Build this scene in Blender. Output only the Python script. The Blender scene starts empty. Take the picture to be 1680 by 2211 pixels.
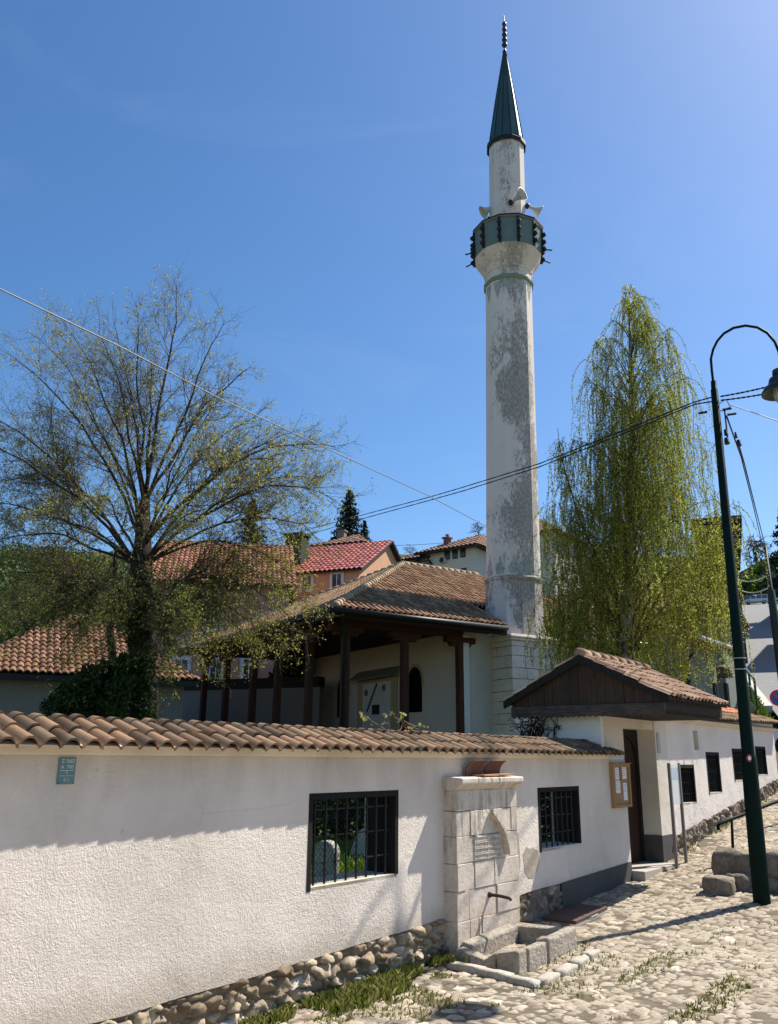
import bpy, bmesh, math, random
import numpy as np
from mathutils import Vector, Matrix
SC = bpy.context.scene
COL = SC.collection
rad = math.radians
# ------------------------------------------------------------------ camera
CAMF, CCX, CCY, EYE = 1850.0, 840.0, 1105.5, 2.0          # focal length and centre in units of a 1680x2211 frame
_U = np.array([50 / CAMF, 6457 / CAMF, -1.0]); _U /= np.linalg.norm(_U)
_f = np.array([0, 0, -1.0]); _Y = _f - _U * _f.dot(_U); _Y /= np.linalg.norm(_Y)
_X = np.cross(_Y, _U)
RC = np.array([_X, _Y, _U])
CPOS = np.array([0, 0, EYE])
cam = bpy.data.cameras.new('camera'); camo = bpy.data.objects.new('camera', cam); COL.objects.link(camo)
cam.sensor_fit = 'VERTICAL'; cam.sensor_height = 36; cam.sensor_width = 36
cam.lens = 36 * CAMF / 2211
cam.clip_start = 0.05; cam.clip_end = 3000
M = Matrix.Identity(4)
for i in range(3):
    for j in range(3): M[i][j] = RC[i][j]
M[2][3] = EYE
camo.matrix_world = M
SC.camera = camo
# ------------------------------------------------------------------ light
SUN = np.array([2.320, 1.366, 3.4]); SUN /= np.linalg.norm(SUN)
EL = math.asin(SUN[2]); AZ = math.atan2(SUN[0], SUN[1])
w = bpy.data.worlds.new('World'); SC.world = w; w.use_nodes = True
nt = w.node_tree; bg = nt.nodes['Background']
sky = nt.nodes.new('ShaderNodeTexSky'); sky.sky_type = 'NISHITA'; sky.sun_disc = False
sky.sun_elevation = EL; sky.sun_rotation = AZ; sky.altitude = 500; sky.air_density = 1.0; sky.dust_density = 1.0; sky.ozone_density = 3.0
hs = nt.nodes.new('ShaderNodeHueSaturation'); hs.inputs['Saturation'].default_value = 1.22; hs.inputs['Value'].default_value = 1.0
nt.links.new(sky.outputs[0], hs.inputs['Color'])
wtc = nt.nodes.new('ShaderNodeTexCoord'); wmp = nt.nodes.new('ShaderNodeMapping'); wmp.inputs['Scale'].default_value = (1.6, 1.6, 5.5); wmp.inputs['Rotation'].default_value = (0.25, 0.1, 0.5)
wns = nt.nodes.new('ShaderNodeTexNoise'); wns.inputs['Scale'].default_value = 1.5; wns.inputs['Detail'].default_value = 7; wns.inputs['Roughness'].default_value = .6; wns.inputs['Distortion'].default_value = .8
nt.links.new(wtc.outputs['Generated'], wmp.inputs[0]); nt.links.new(wmp.outputs[0], wns.inputs['Vector'])
wrp = nt.nodes.new('ShaderNodeValToRGB'); wrp.color_ramp.elements[0].position = .56; wrp.color_ramp.elements[0].color = (0, 0, 0, 1); wrp.color_ramp.elements[1].position = .85; wrp.color_ramp.elements[1].color = (.05, .05, .05, 1)
nt.links.new(wns.outputs['Fac'], wrp.inputs[0])
wmx = nt.nodes.new('ShaderNodeMix'); wmx.data_type = 'RGBA'; wmx.inputs[7].default_value = (6.5, 7.0, 7.8, 1)
nt.links.new(wrp.outputs[0], wmx.inputs[0]); nt.links.new(hs.outputs[0], wmx.inputs[6]); nt.links.new(wmx.outputs[2], bg.inputs[0])
bg.inputs[1].default_value = 0.10
sl = bpy.data.lights.new('sun', 'SUN'); slo = bpy.data.objects.new('sun', sl); COL.objects.link(slo)
sl.energy = 5.0; sl.angle = rad(0.53); sl.color = (1.0, 0.955, 0.88)
slo.rotation_euler = Vector(SUN).to_track_quat('Z', 'Y').to_euler()
SC.view_settings.view_transform = 'Standard'; SC.view_settings.look = 'None'; SC.view_settings.gamma = 1
SC.view_settings.exposure = 0.74
# ------------------------------------------------------------------ helpers
def nrm(v): v = np.array(v, float); return v / np.linalg.norm(v)
def ray(u, v): return RC @ np.array([(u - CCX) / CAMF, (CCY - v) / CAMF, -1.0])
def atY(u, v, y): d = ray(u, v); return CPOS + d * (y / d[1])
def inter(u, v, p0, n): d = ray(u, v); return CPOS + d * ((np.array(p0) - CPOS).dot(n) / d.dot(n))
class Frame:
    def __init__(s, o, ex, ey, ez=(0, 0, 1)):
        s.o = np.array(o, float); s.m = np.array([nrm(ex), nrm(ey), nrm(ez)])
    def __call__(s, p): return s.o + np.asarray(p, float) @ s.m
    def inv(s, p): return (np.asarray(p, float) - s.o) @ s.m.T
TH = rad(37.7); PD = 5.3
T = np.array([math.sin(TH), math.cos(TH), 0]); N = np.array([math.cos(TH), -math.sin(TH), 0])
FW = Frame(-N * PD, T, N)                                   # street wall frame: x along the wall, y towards the street
A57 = rad(57)
D2 = np.array([math.sin(A57), math.cos(A57), 0]); D1 = np.array([-math.cos(A57), math.sin(A57), 0])
FM = Frame((-1.087, 22.0, 0), D2, D1)                       # mosque frame: x along its axis, y along the porch front
FI = Frame((0, 0, 0), (1, 0, 0), (0, 1, 0))
ORG = {}
def nporg(parent):
    return ORG.get(parent.name, np.zeros(3)) if parent is not None else np.zeros(3)
def finish(me, name, mat, parent, origin, smooth):
    o = bpy.data.objects.new(name, me); COL.objects.link(o)
    if mat is not None: me.materials.append(mat)
    if parent is not None: o.parent = parent
    elif origin is not None: o.location = [float(c) for c in origin]
    ORG[o.name] = nporg(parent) if parent is not None else (np.array(origin, float) if origin is not None else np.zeros(3))
    if smooth: me.polygons.foreach_set('use_smooth', [True] * len(me.polygons))
    return o
def np_mesh(name, V, F, mat, parent=None, origin=None, smooth=False, attrs=None):
    """V (n,3) world coordinates, F (m,k) all faces of the same size"""
    V = np.asarray(V, float); F = np.asarray(F, int)
    org = nporg(parent) if parent is not None else (np.array(origin, float) if origin is not None else np.zeros(3))
    me = bpy.data.meshes.new(name)
    me.vertices.add(len(V)); me.vertices.foreach_set('co', (V - org).astype(np.float32).ravel())
    k = F.shape[1]
    me.loops.add(F.size); me.loops.foreach_set('vertex_index', F.astype(np.int32).ravel())
    me.polygons.add(len(F)); me.polygons.foreach_set('loop_start', np.arange(0, F.size, k, dtype=np.int32))
    me.update(calc_edges=True); me.validate()
    for an, av in (attrs or {}).items():
        a = me.attributes.new(an, 'FLOAT', 'POINT'); a.data.foreach_set('value', np.asarray(av, np.float32).ravel())
    return finish(me, name, mat, parent, origin, smooth)
class MB:
    def __init__(s): s.V = []; s.F = []; s.A = []
    def add(s, V, F, a=0.0):
        b = len(s.V)
        V = [tuple(map(float, v)) for v in V]
        s.V += V; s.F += [tuple(b + i for i in f) for f in F]
        s.A += [a] * len(V) if np.isscalar(a) else list(a)
        return s
    def box(s, fr, x0, x1, y0, y1, z0, z1, a=0.0, jit=0.0):
        P = [(x, y, z) for z in (z0, z1) for y in (y0, y1) for x in (x0, x1)]
        if jit: P = [tuple(c + random.uniform(-jit, jit) for c in p) for p in P]
        return s.add([fr(p) for p in P], [(0, 2, 3, 1), (4, 5, 7, 6), (0, 1, 5, 4), (2, 6, 7, 3), (0, 4, 6, 2), (1, 3, 7, 5)], a)
    def tube(s, P, R, n=6, cap=True, a=0.0):
        P = [np.array(p, float) for p in P]
        if np.isscalar(R): R = [R] * len(P)
        V = []; up = None
        for i, p in enumerate(P):
            d = P[min(i + 1, len(P) - 1)] - P[max(i - 1, 0)]
            d = d / (np.linalg.norm(d) + 1e-9)
            if up is None:
                up = np.cross(d, (0.3, 0.2, 1) if abs(d[2]) < .9 else (1, .1, 0)); up /= np.linalg.norm(up)
            up = up - d * up.dot(d); up /= np.linalg.norm(up) + 1e-9
            sd = np.cross(d, up)
            for k in range(n):
                t = 2 * math.pi * k / n
                V.append(p + R[i] * (math.cos(t) * up + math.sin(t) * sd))
        F = [(i * n + k, i * n + (k + 1) % n, (i + 1) * n + (k + 1) % n, (i + 1) * n + k) for i in range(len(P) - 1) for k in range(n)]
        if cap: F += [tuple(range(n - 1, -1, -1)), tuple(range((len(P) - 1) * n, len(P) * n))]
        return s.add(V, F, a)
    def lathe(s, fr, prof, n=16, rot=0.0, a=0.0, sx=0.0, cap=True):
        """prof: (radius, z) pairs about the frame's z axis; sx leans the axis along x"""
        V = []; m = len(prof)
        for r, z in prof:
            for k in range(n):
                t = rot + 2 * math.pi * k / n
                V.append(fr((r * math.cos(t) + sx * z, r * math.sin(t), z)))
        F = [(i * n + k, i * n + (k + 1) % n, (i + 1) * n + (k + 1) % n, (i + 1) * n + k) for i in range(m - 1) for k in range(n)]
        if cap: F += [tuple(range(n - 1, -1, -1)), tuple(range((m - 1) * n, m * n))]
        return s.add(V, F, a)
    def prism(s, fr, poly, y0, y1, a=0.0):
        """poly of (x, z) in the frame, extruded from y0 to y1"""
        n = len(poly)
        V = [fr((x, y0, z)) for x, z in poly] + [fr((x, y1, z)) for x, z in poly]
        F = [tuple(range(n)), tuple(range(2 * n - 1, n - 1, -1))] + [(i, i + n, (i + 1) % n + n, (i + 1) % n) for i in range(n)]
        return s.add(V, F, a)
    def quad(s, *P, a=0.0): return s.add(P, [tuple(range(len(P)))], a)
    def text(s, fr, txt, size, y, x0, z0, depth=0.002):
        cu = bpy.data.curves.new('t', 'FONT'); cu.body = txt; cu.size = size; cu.align_x = 'CENTER'; cu.extrude = 0
        ob = bpy.data.objects.new('t', cu); COL.objects.link(ob)
        dg = bpy.context.evaluated_depsgraph_get(); me = ob.evaluated_get(dg).to_mesh()
        V = [fr((x0 + v.co.x, y, z0 + v.co.y)) for v in me.vertices]
        F = [tuple(p.vertices) for p in me.polygons]
        ob.evaluated_get(dg).to_mesh_clear()
        bpy.data.objects.remove(ob); bpy.data.curves.remove(cu)
        return s.add(V, F)
    def build(s, name, mat, parent=None, origin=None, smooth=False, bevel=0.0, recalc=True, autos=None):
        me = bpy.data.meshes.new(name)
        org = nporg(parent) if parent is not None else (np.array(origin, float) if origin is not None else np.zeros(3))
        V = (np.array(s.V) - org)
        me.from_pydata(V.tolist(), [], s.F); me.validate()
        if any(x for x in s.A):
            at = me.attributes.new('rnd', 'FLOAT', 'POINT'); at.data.foreach_set('value', np.array(s.A, np.float32))
        if recalc:
            b = bmesh.new(); b.from_mesh(me); bmesh.ops.recalc_face_normals(b, faces=b.faces); b.to_mesh(me); b.free()
        o = finish(me, name, mat, parent, origin, smooth)
        if autos is not None:
            b = bmesh.new(); b.from_mesh(me)
            for e in b.edges:
                e.smooth = len(e.link_faces) == 2 and e.calc_face_angle(3) < rad(autos)
            for f in b.faces: f.smooth = True
            b.to_mesh(me); b.free()
        if bevel:
            m = o.modifiers.new('bevel', 'BEVEL'); m.width = bevel; m.segments = 2; m.limit_method = 'ANGLE'; m.angle_limit = rad(40)
        return o
def tag(o, label, cat, group=None, kind=None):
    if label: o['label'] = label
    if cat: o['category'] = cat
    if group: o['group'] = group
    if kind: o['kind'] = kind
    return o
def thing(name, label, cat, loc=(0, 0, 0), group=None):
    o = bpy.data.objects.new(name, None); COL.objects.link(o); o.empty_display_size = .2
    o.location = [float(c) for c in loc]; ORG[o.name] = np.array(loc, float)
    return tag(o, label, cat, group)
# ------------------------------------------------------------------ materials
class NT:
    def __init__(s, name, rough=.85, spec=.25):
        s.m = bpy.data.materials.new(name); s.m.use_nodes = True; s.t = s.m.node_tree
        s.b = s.t.nodes['Principled BSDF']; s.b.inputs['Roughness'].default_value = rough
        s.b.inputs['Specular IOR Level'].default_value = spec
        s.tc = s.n('ShaderNodeTexCoord'); s.hs = []
    def n(s, t, **k):
        x = s.t.nodes.new(t)
        for a, b in k.items(): setattr(x, a, b)
        return x
    def l(s, a, b): s.t.links.new(a, b)
    def co(s, scale=(1, 1, 1), rot=(0, 0, 0)):
        mp = s.n('ShaderNodeMapping'); mp.inputs['Scale'].default_value = scale; mp.inputs['Rotation'].default_value = rot
        s.l(s.tc.outputs['Object'], mp.inputs['Vector']); return mp.outputs[0]
    def noise(s, scale, detail=4, rough=.55, vec=None, dist=0.0):
        x = s.n('ShaderNodeTexNoise'); x.inputs['Scale'].default_value = scale; x.inputs['Detail'].default_value = detail
        x.inputs['Roughness'].default_value = rough; x.inputs['Distortion'].default_value = dist
        s.l(vec if vec is not None else s.tc.outputs['Object'], x.inputs['Vector']); return x.outputs['Fac']
    def vor(s, scale, feat='F1', vec=None, out='Distance'):
        x = s.n('ShaderNodeTexVoronoi', feature=feat); x.inputs['Scale'].default_value = scale
        s.l(vec if vec is not None else s.tc.outputs['Object'], x.inputs['Vector']); return x.outputs[out]
    def attr(s, name): return s.n('ShaderNodeAttribute', attribute_name=name).outputs['Fac']
    def ramp(s, fac, stops, interp='LINEAR'):
        r = s.n('ShaderNodeValToRGB'); r.color_ramp.interpolation = interp
        e = r.color_ramp.elements
        while len(e) < len(stops): e.new(.5)
        for i, (p, c) in enumerate(stops):
            e[i].position = p; e[i].color = (*c, 1) if not np.isscalar(c) else (c, c, c, 1)
        s.l(fac, r.inputs[0]); return r.outputs[0]
    def mix(s, fac, a, b, mode='MIX'):
        x = s.n('ShaderNodeMix', data_type='RGBA', blend_type=mode)
        for sock, v in ((x.inputs[0], fac), (x.inputs[6], a), (x.inputs[7], b)):
            if isinstance(v, (int, float)): sock.default_value = v
            elif isinstance(v, tuple): sock.default_value = (*v, 1)
            else: s.l(v, sock)
        return x.outputs[2]
    def math(s, op, a, b=0.0, c=0.0):
        x = s.n('ShaderNodeMath', operation=op)
        for sock, v in zip(x.inputs, (a, b, c)):
            if isinstance(v, (int, float)): sock.default_value = v
            else: s.l(v, sock)
        return x.outputs[0]
    def col(s, c):
        if isinstance(c, tuple): s.b.inputs['Base Color'].default_value = (*c, 1)
        else: s.l(c, s.b.inputs['Base Color'])
        return s
    def bump(s, h, strength=.5, dist=.02):
        x = s.n('ShaderNodeBump'); x.inputs['Strength'].default_value = strength; x.inputs['Distance'].default_value = dist
        s.l(h, x.inputs['Height'])
        if s.hs: s.l(s.hs[-1], x.inputs['Normal'])
        s.hs.append(x.outputs[0]); s.l(x.outputs[0], s.b.inputs['Normal']); return s
MAT = {}
def mat(name, fn):
    if name not in MAT: MAT[name] = fn()
    return MAT[name]
def plain(name, c, rough=.7, var=.25, scale=6, metal=0.0, spec=.3, bump=.15, bscale=40):
    def f():
        m = NT(name, rough, spec)
        m.col(m.mix(m.noise(scale, 5), tuple(x * (1 - var) for x in c), tuple(min(1, x * (1 + var)) for x in c)))
        if metal: m.b.inputs['Metallic'].default_value = metal
        if bump: m.bump(m.noise(bscale, 3), bump, .01)
        return m.m
    return mat(name, f)
def plaster(name, c, rough_scale=55, strength=.9, dist=.018, dirt=(.30, .25, .19), dirtamt=.25, fine=True, top=None):
    def f():
        m = NT(name, .95, .1)
        base = m.mix(m.noise(.9, 5, .6), tuple(x * .88 for x in c), tuple(min(.9, x * 1.07) for x in c))
        base = m.mix(m.math('MULTIPLY', m.ramp(m.noise(1.3, 7, .62, dist=.6), [(.48, 0.), (.78, 1.)]), dirtamt), base, dirt)
        spots = m.ramp(m.noise(14, 3, .6), [(.68, 0.), (.75, 1.)])
        base = m.mix(m.math('MULTIPLY', spots, dirtamt * .9), base, tuple(x * .7 for x in dirt))
        if fine:
            wv = m.mix(.12, m.tc.outputs['Object'], m.n('ShaderNodeTexNoise').outputs['Color'])
            ck = m.ramp(m.vor(.9, 'DISTANCE_TO_EDGE', wv), [(0., 1.), (.006, 0.)])
            ck = m.math('MULTIPLY', ck, m.ramp(m.noise(.7, 3), [(.52, 0.), (.62, 1.)]))
            base = m.mix(m.math('MULTIPLY', ck, .16), base, (.3, .26, .22))
        if top is not None:                                  # rain staining that runs down from the coping
            sx = m.n('ShaderNodeSeparateXYZ'); m.l(m.tc.outputs['Object'], sx.inputs[0])
            z = m.ramp(m.math('ADD', sx.outputs[2], m.math('MULTIPLY', m.noise(2.5, 4), .35)), [(0., 0.), (1., 1.)])
            gz = m.math('MULTIPLY', m.math('SUBTRACT', m.math('ADD', sx.outputs[2], m.math('MULTIPLY', m.noise(2.2, 5, .6, m.co((1.6, 1.6, .3))), .9)), top), 1.6)
            gz = m.math('MULTIPLY', m.math('MINIMUM', m.math('MAXIMUM', gz, 0.), 1.), .55)
            base = m.mix(gz, base, (.40, .33, .23))
            gb = m.math('MULTIPLY', m.math('SUBTRACT', m.math('ADD', .40, m.math('MULTIPLY', m.noise(3.5, 6, .7), .42)), sx.outputs[2]), 5.)
            base = m.mix(m.math('MULTIPLY', m.math('MINIMUM', m.math('MAXIMUM', gb, 0.), 1.), .45), base, (.36, .29, .20))
        m.col(base)
        m.bump(m.noise(2.2, 3), .45, .05)
        h = m.noise(rough_scale, 5, .62)
        if fine: h = m.math('MULTIPLY', m.math('ADD', m.noise(rough_scale, 4, .7), m.math('MULTIPLY', m.noise(rough_scale * .38, 3, .6), .9)), m.math('ADD', m.math('MULTIPLY', m.noise(1.1, 4), 1.3), .25))
        m.bump(h, strength, dist)
        return m.m
    return mat(name, f)
def tilemat(name, dark, mid, light, lichen=(.20, .17, .10), lich=.6, lscale=7):
    def f():
        m = NT(name, .9, .15)
        c = m.ramp(m.attr('rnd'), [(0., dark), (.45, mid), (.8, light), (1., tuple(x * 1.15 for x in light))])
        c = m.mix(m.math('MULTIPLY', m.ramp(m.noise(lscale, 6, .65), [(.42, 0.), (.66, 1.)]), lich), c, lichen)
        c = m.mix(m.math('MULTIPLY', m.ramp(m.noise(lscale * 6, 4, .6), [(.55, 0.), (.7, 1.)]), .35), c, (.10, .075, .05))
        m.col(c); m.bump(m.noise(90, 4), .35, .006)
        return m.m
    return mat(name, f)
def wood(name, c, scale=(14, 14, 1.2), dark=.45, grey=None):
    def f():
        m = NT(name, .85, .2)
        g = m.noise(3, 6, .65, m.co(scale), .4)
        col = m.mix(m.ramp(g, [(.3, 0.), (.7, 1.)]), tuple(x * dark for x in c), c)
        if grey: col = m.mix(m.ramp(m.noise(2.2, 5), [(.45, 0.), (.65, 1.)]), col, grey)
        col = m.mix(m.math('MULTIPLY', m.attr('rnd'), .6), col, tuple(x * .35 for x in c))
        m.col(col); m.bump(g, .4, .01)
        return m.m
    return mat(name, f)
def stone(name, c, c2, scale=5, crack=.5, bscale=30, stain=None, strength=.6, dist=.02):
    def f():
        m = NT(name, .92, .15)
        col = m.mix(m.ramp(m.noise(scale, 6, .6), [(.3, 0.), (.7, 1.)]), c2, c)
        col = m.mix(m.math('MULTIPLY', m.ramp(m.noise(scale * 5, 5, .6), [(.5, 0.), (.68, 1.)]), crack), col, tuple(x * .45 for x in c2))
        col = m.mix(m.math('MULTIPLY', m.attr('rnd'), .45), col, tuple(x * .6 for x in c2))
        if stain is not None: col = stain(m, col)
        m.col(col); m.bump(m.noise(bscale, 6, .65), strength, dist)
        return m.m
    return mat(name, f)
def leafmat(name, c1, c2, c3, trans=.35):
    def f():
        m = NT(name, .6, .2)
        c = m.ramp(m.attr('rnd'), [(0., c1), (.5, c2), (1., c3)])
        m.col(c)
        tr = m.n('ShaderNodeBsdfTranslucent'); m.l(c, tr.inputs[0])
        mx = m.n('ShaderNodeMixShader'); mx.inputs[0].default_value = trans
        m.l(m.b.outputs[0], mx.inputs[1]); m.l(tr.outputs[0], mx.inputs[2])
        m.l(mx.outputs[0], m.t.nodes['Material Output'].inputs[0])
        return m.m
    return mat(name, f)
BLACK = lambda: plain('black iron', (.012, .012, .013), .55, .4, 20)
RND = np.random.default_rng(7); random.seed(7)
# ------------------------------------------------------------------ shared shapes
def smooth(x, a, b): t = np.clip((np.asarray(x, float) - a) / (b - a), 0, 1); return t * t * (3 - 2 * t)
def gs(s):                                                  # height of the lane along the wall
    return np.interp(s, [-20, 4.9, 7.86, 10, 12.6, 14.75, 18.08, 20.55, 23, 30], [-.15, .04, .09, .17, .36, .56, 1.0, 1.32, 1.65, 3.0])
def tiles(o, u, v, U, Vl, pitch, course, amp, thick, seed=1, over=.05, jit=.004, nx=8, offs=0.0, rag=0.0, barrel=False):
    """clay tile sheet: o lower-left corner, u along the eave, v up the slope"""
    rg = np.random.default_rng(seed)
    u = nrm(u); v = nrm(v); n = np.cross(u, v); n = n if n[2] > 0 else -n
    V = []; F = []; A = []; b = 0
    nu = max(1, int(round(U / pitch))); p = U / nu; nv = max(1, int(math.ceil(Vl / course - 1e-6)))
    xs = np.linspace(0, 1, nx + 1)
    c = .5 - .5 * np.cos(2 * np.pi * xs); h = amp * (1 - (1 - c) ** 1.7)
    if barrel: h = amp * np.sqrt(np.clip(1 - ((xs - .5) / .34) ** 2, 0, 1)) + .004
    for j in range(nv):
        v0 = j * course; v1 = min(Vl, v0 + course) + (over if j < nv - 1 else 0)
        for i in range(nu):
            r = rg.random(); du = rg.normal(0, jit); dv = rg.normal(0, jit * 1.5) - (rg.random() * rag if j == 0 else 0); dv = dv * (.3 if j == 0 else 1); dn = rg.normal(0, jit * .6); tw = rg.normal(0, jit)
            X = (i + .5 + (xs - .5) * 1.10) * p + du + offs
            lo0 = o[None] + np.outer(X, u) + v * (v0 + dv) + np.outer(h + thick + dn + tw * (xs - .5), n)
            lob = lo0 - n * thick * .85
            hi = o[None] + np.outer(X + tw, u) + v * (v1) + np.outer(h * .96 + dn, n)
            V += [lob, lo0, lo0 + v * .001, hi]
            k = nx + 1
            for q in range(nx):
                F += [(b + q, b + q + 1, b + k + q + 1, b + k + q), (b + 2 * k + q, b + 2 * k + q + 1, b + 3 * k + q + 1, b + 3 * k + q)]
            A += [r] * (4 * k); b += 4 * k
    return np.concatenate(V), np.array(F), np.array(A)
def clip_np(V, F, A, planes):
    """keep the side of each (point, normal) plane the normal points away from"""
    me = bpy.data.meshes.new('c'); me.from_pydata(V.tolist(), [], F.tolist())
    at = me.attributes.new('rnd', 'FLOAT', 'POINT'); at.data.foreach_set('value', A.astype(np.float32))
    b = bmesh.new(); b.from_mesh(me)
    for p, n in planes:
        bmesh.ops.bisect_plane(b, geom=b.verts[:] + b.edges[:] + b.faces[:], plane_co=Vector(p), plane_no=Vector(n), clear_outer=True)
    b.to_mesh(me); b.free(); return me
def tile_obj(name, sheets, mat, parent=None, origin=None, planes=None, smooth_=True):
    Vs, Fs, As = [], [], []; b = 0
    for V, F, A in sheets:
        Vs.append(V); Fs.append(F + b); As.append(A); b += len(V)
    V, F, A = np.concatenate(Vs), np.concatenate(Fs), np.concatenate(As)
    if planes:
        me = clip_np(V, F, A, planes)
        org = nporg(parent) if parent is not None else (np.array(origin, float) if origin is not None else np.zeros(3))
        me.transform(Matrix.Translation(Vector(-org)))
        me.name = name
        return finish(me, name, mat, parent, origin, smooth_)
    return np_mesh(name, V, F, mat, parent, origin, smooth_, {'rnd': A})
def voronoi_field(S, O, cs, co, seed, jit=.8):
    """cell distance field: S,O coordinates; cs,co cell sizes. returns F1, F2, cell random"""
    rg = np.random.default_rng(seed)
    G = 257; J = rg.random((G, G, 3))
    a = S / cs; b = O / co
    b = b + 0.0; a = a + .5 * (np.floor(b) % 2)
    ia = np.floor(a).astype(int); ib = np.floor(b).astype(int)
    f1 = np.full(S.shape, 9.); f2 = np.full(S.shape, 9.); r = np.zeros(S.shape); ox = np.zeros(S.shape); oy = np.zeros(S.shape)
    for da in (-1, 0, 1):
        for db in (-1, 0, 1):
            ca, cb = ia + da, ib + db
            j = J[ca % G, cb % G]
            ex_ = ca + .5 + (j[..., 0] - .5) * jit - a; ey_ = cb + .5 + (j[..., 1] - .5) * jit - b
            d = np.hypot(ex_, ey_) / (.85 + .35 * j[..., 2]); d = .6 * d + .4 * np.maximum(np.abs(ex_ + .3 * ey_), np.abs(ey_)) / (.85 + .35 * j[..., 2])
            new = d < f1
            f2 = np.where(new, f1, np.minimum(f2, d)); r = np.where(new, j[..., 2], r); ox = np.where(new, ex_, ox); oy = np.where(new, ey_, oy); f1 = np.where(new, d, f1)
    voronoi_field.off = (ox, oy)
    return f1, f2, r
def grid_faces(nx, ny):
    i = np.arange(nx - 1)[:, None] * ny + np.arange(ny - 1)[None]
    return np.stack([i, i + ny, i + ny + 1, i + 1], -1).reshape(-1, 4)
def vnoise(x, y, seed=0):
    rg = np.random.default_rng(seed); G = 128; J = rg.random((G, G))
    ix = np.floor(x).astype(int); iy = np.floor(y).astype(int); fx = x - ix; fy = y - iy
    fx = fx * fx * (3 - 2 * fx); fy = fy * fy * (3 - 2 * fy)
    g = lambda a, b: J[a % G, b % G]
    return (g(ix, iy) * (1 - fx) + g(ix + 1, iy) * fx) * (1 - fy) + (g(ix, iy + 1) * (1 - fx) + g(ix + 1, iy + 1) * fx) * fy
def leaves_np(C, size, rg, droop=0.0, aspect=2.0, rnd=None, flat=0.0):
    """diamond leaves at centres C (n,3)"""
    n = len(C)
    a = rg.normal(size=(n, 3)); a[:, 2] = a[:, 2] * (1 - flat) - droop; a /= np.linalg.norm(a, axis=1)[:, None]
    b = rg.normal(size=(n, 3)); b -= a * (a * b).sum(1)[:, None]; b /= np.linalg.norm(b, axis=1)[:, None]
    s = (size * (.6 + .8 * rg.random(n)))[:, None]
    V = np.stack([C - a * s * .5, C + b * s * .5 / aspect, C + a * s * .5, C - b * s * .5 / aspect], 1).reshape(-1, 3)
    F = np.arange(4 * n).reshape(-1, 4)
    r = np.repeat(rg.random(n) if rnd is None else rnd, 4)
    return V, F, r
class Tubes:
    """many thin tubes gathered into one mesh"""
    def __init__(s, n=3): s.V = []; s.F = []; s.b = 0; s.n = n
    def add(s, P, R, n=None):
        n = n or s.n; P = np.asarray(P, float); m = len(P)
        R = np.full(m, R) if np.isscalar(R) else np.asarray(R)
        d = np.gradient(P, axis=0); d /= np.linalg.norm(d, axis=1)[:, None] + 1e-9
        ref = np.array([.31, .17, .93]) if abs(d[0][2]) < .85 else np.array([.9, .3, .1])
        a = np.cross(d, ref); a /= np.linalg.norm(a, axis=1)[:, None] + 1e-9; c = np.cross(d, a)
        t = 2 * np.pi * np.arange(n) / n
        V = P[:, None] + R[:, None, None] * (np.cos(t)[None, :, None] * a[:, None] + np.sin(t)[None, :, None] * c[:, None])
        i = np.arange(m - 1)[:, None] * n; k = np.arange(n)[None]; k2 = (k + 1) % n
        s.V.append(V.reshape(-1, 3)); s.F.append(np.stack([i + k, i + k2, i + n + k2, i + n + k], -1).reshape(-1, 4) + s.b); s.b += m * n
    def build(s, name, mat, parent=None, origin=None):
        return np_mesh(name, np.concatenate(s.V), np.concatenate(s.F), mat, parent, origin, True)
# ------------------------------------------------------------------ terrain, lane, lawn
RDIR = np.array([math.sin(rad(23.2)), math.cos(rad(23.2))]); RNOR = np.array([RDIR[1], -RDIR[0]])
def terrain(X, Y):
    X = np.asarray(X, float); Y = np.asarray(Y, float)
    s = X * T[0] + Y * T[1]; off = X * N[0] + Y * N[1] + PD
    r = np.maximum(0, Y - 25)
    z = .55 + .2 * r + .10 * np.maximum(0, Y - 60) + .8 * smooth(Y, 21, 24) * smooth(r, 0, 1)
    z = np.minimum(z, 40 + .02 * Y)
    street = gs(s) - .12
    wst = smooth(off, -.35, -.1) * (1 - smooth(s, 21, 24))
    wfar = smooth(off, 9, 16)
    z = z * (1 - wst) + street * wst
    rr = X * RDIR[0] + Y * RDIR[1]; wv = X * RNOR[0] + Y * RNOR[1]
    zr = 1.35 + .2 * np.maximum(0, rr - 21.5) - .10
    zr = np.minimum(zr, 1.35 + .2 * 114.5) - .25
    wr = smooth(rr, 20.5, 24) * smooth(wv, -9, -3.4)
    return z * (1 - wr) + zr * wr
gx = np.concatenate([np.arange(-260, -24, 6), np.arange(-24, 40, .5), np.arange(40, 300, 6)])
gy = np.concatenate([np.arange(-30, -4, 4), np.arange(-4, 36, .5), np.arange(36, 320, 4)])
GX, GY = np.meshgrid(gx, gy, indexing='ij'); GZ = terrain(GX, GY)
def ground_mat():
    m = NT('meadow ground', .95, .1)
    c = m.mix(m.noise(.8, 6), (.035, .06, .015), (.075, .10, .025))
    c = m.mix(m.ramp(m.noise(.13, 4), [(.5, 0.), (.65, 1.)]), c, (.11, .09, .06))
    m.col(c); m.bump(m.noise(9, 5), .8, .1); return m.m
tag(np_mesh('ground', np.stack([GX, GY, GZ], -1).reshape(-1, 3), grid_faces(len(gx), len(gy)), ground_mat(), None, None, True), None, None, kind='structure')
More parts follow.
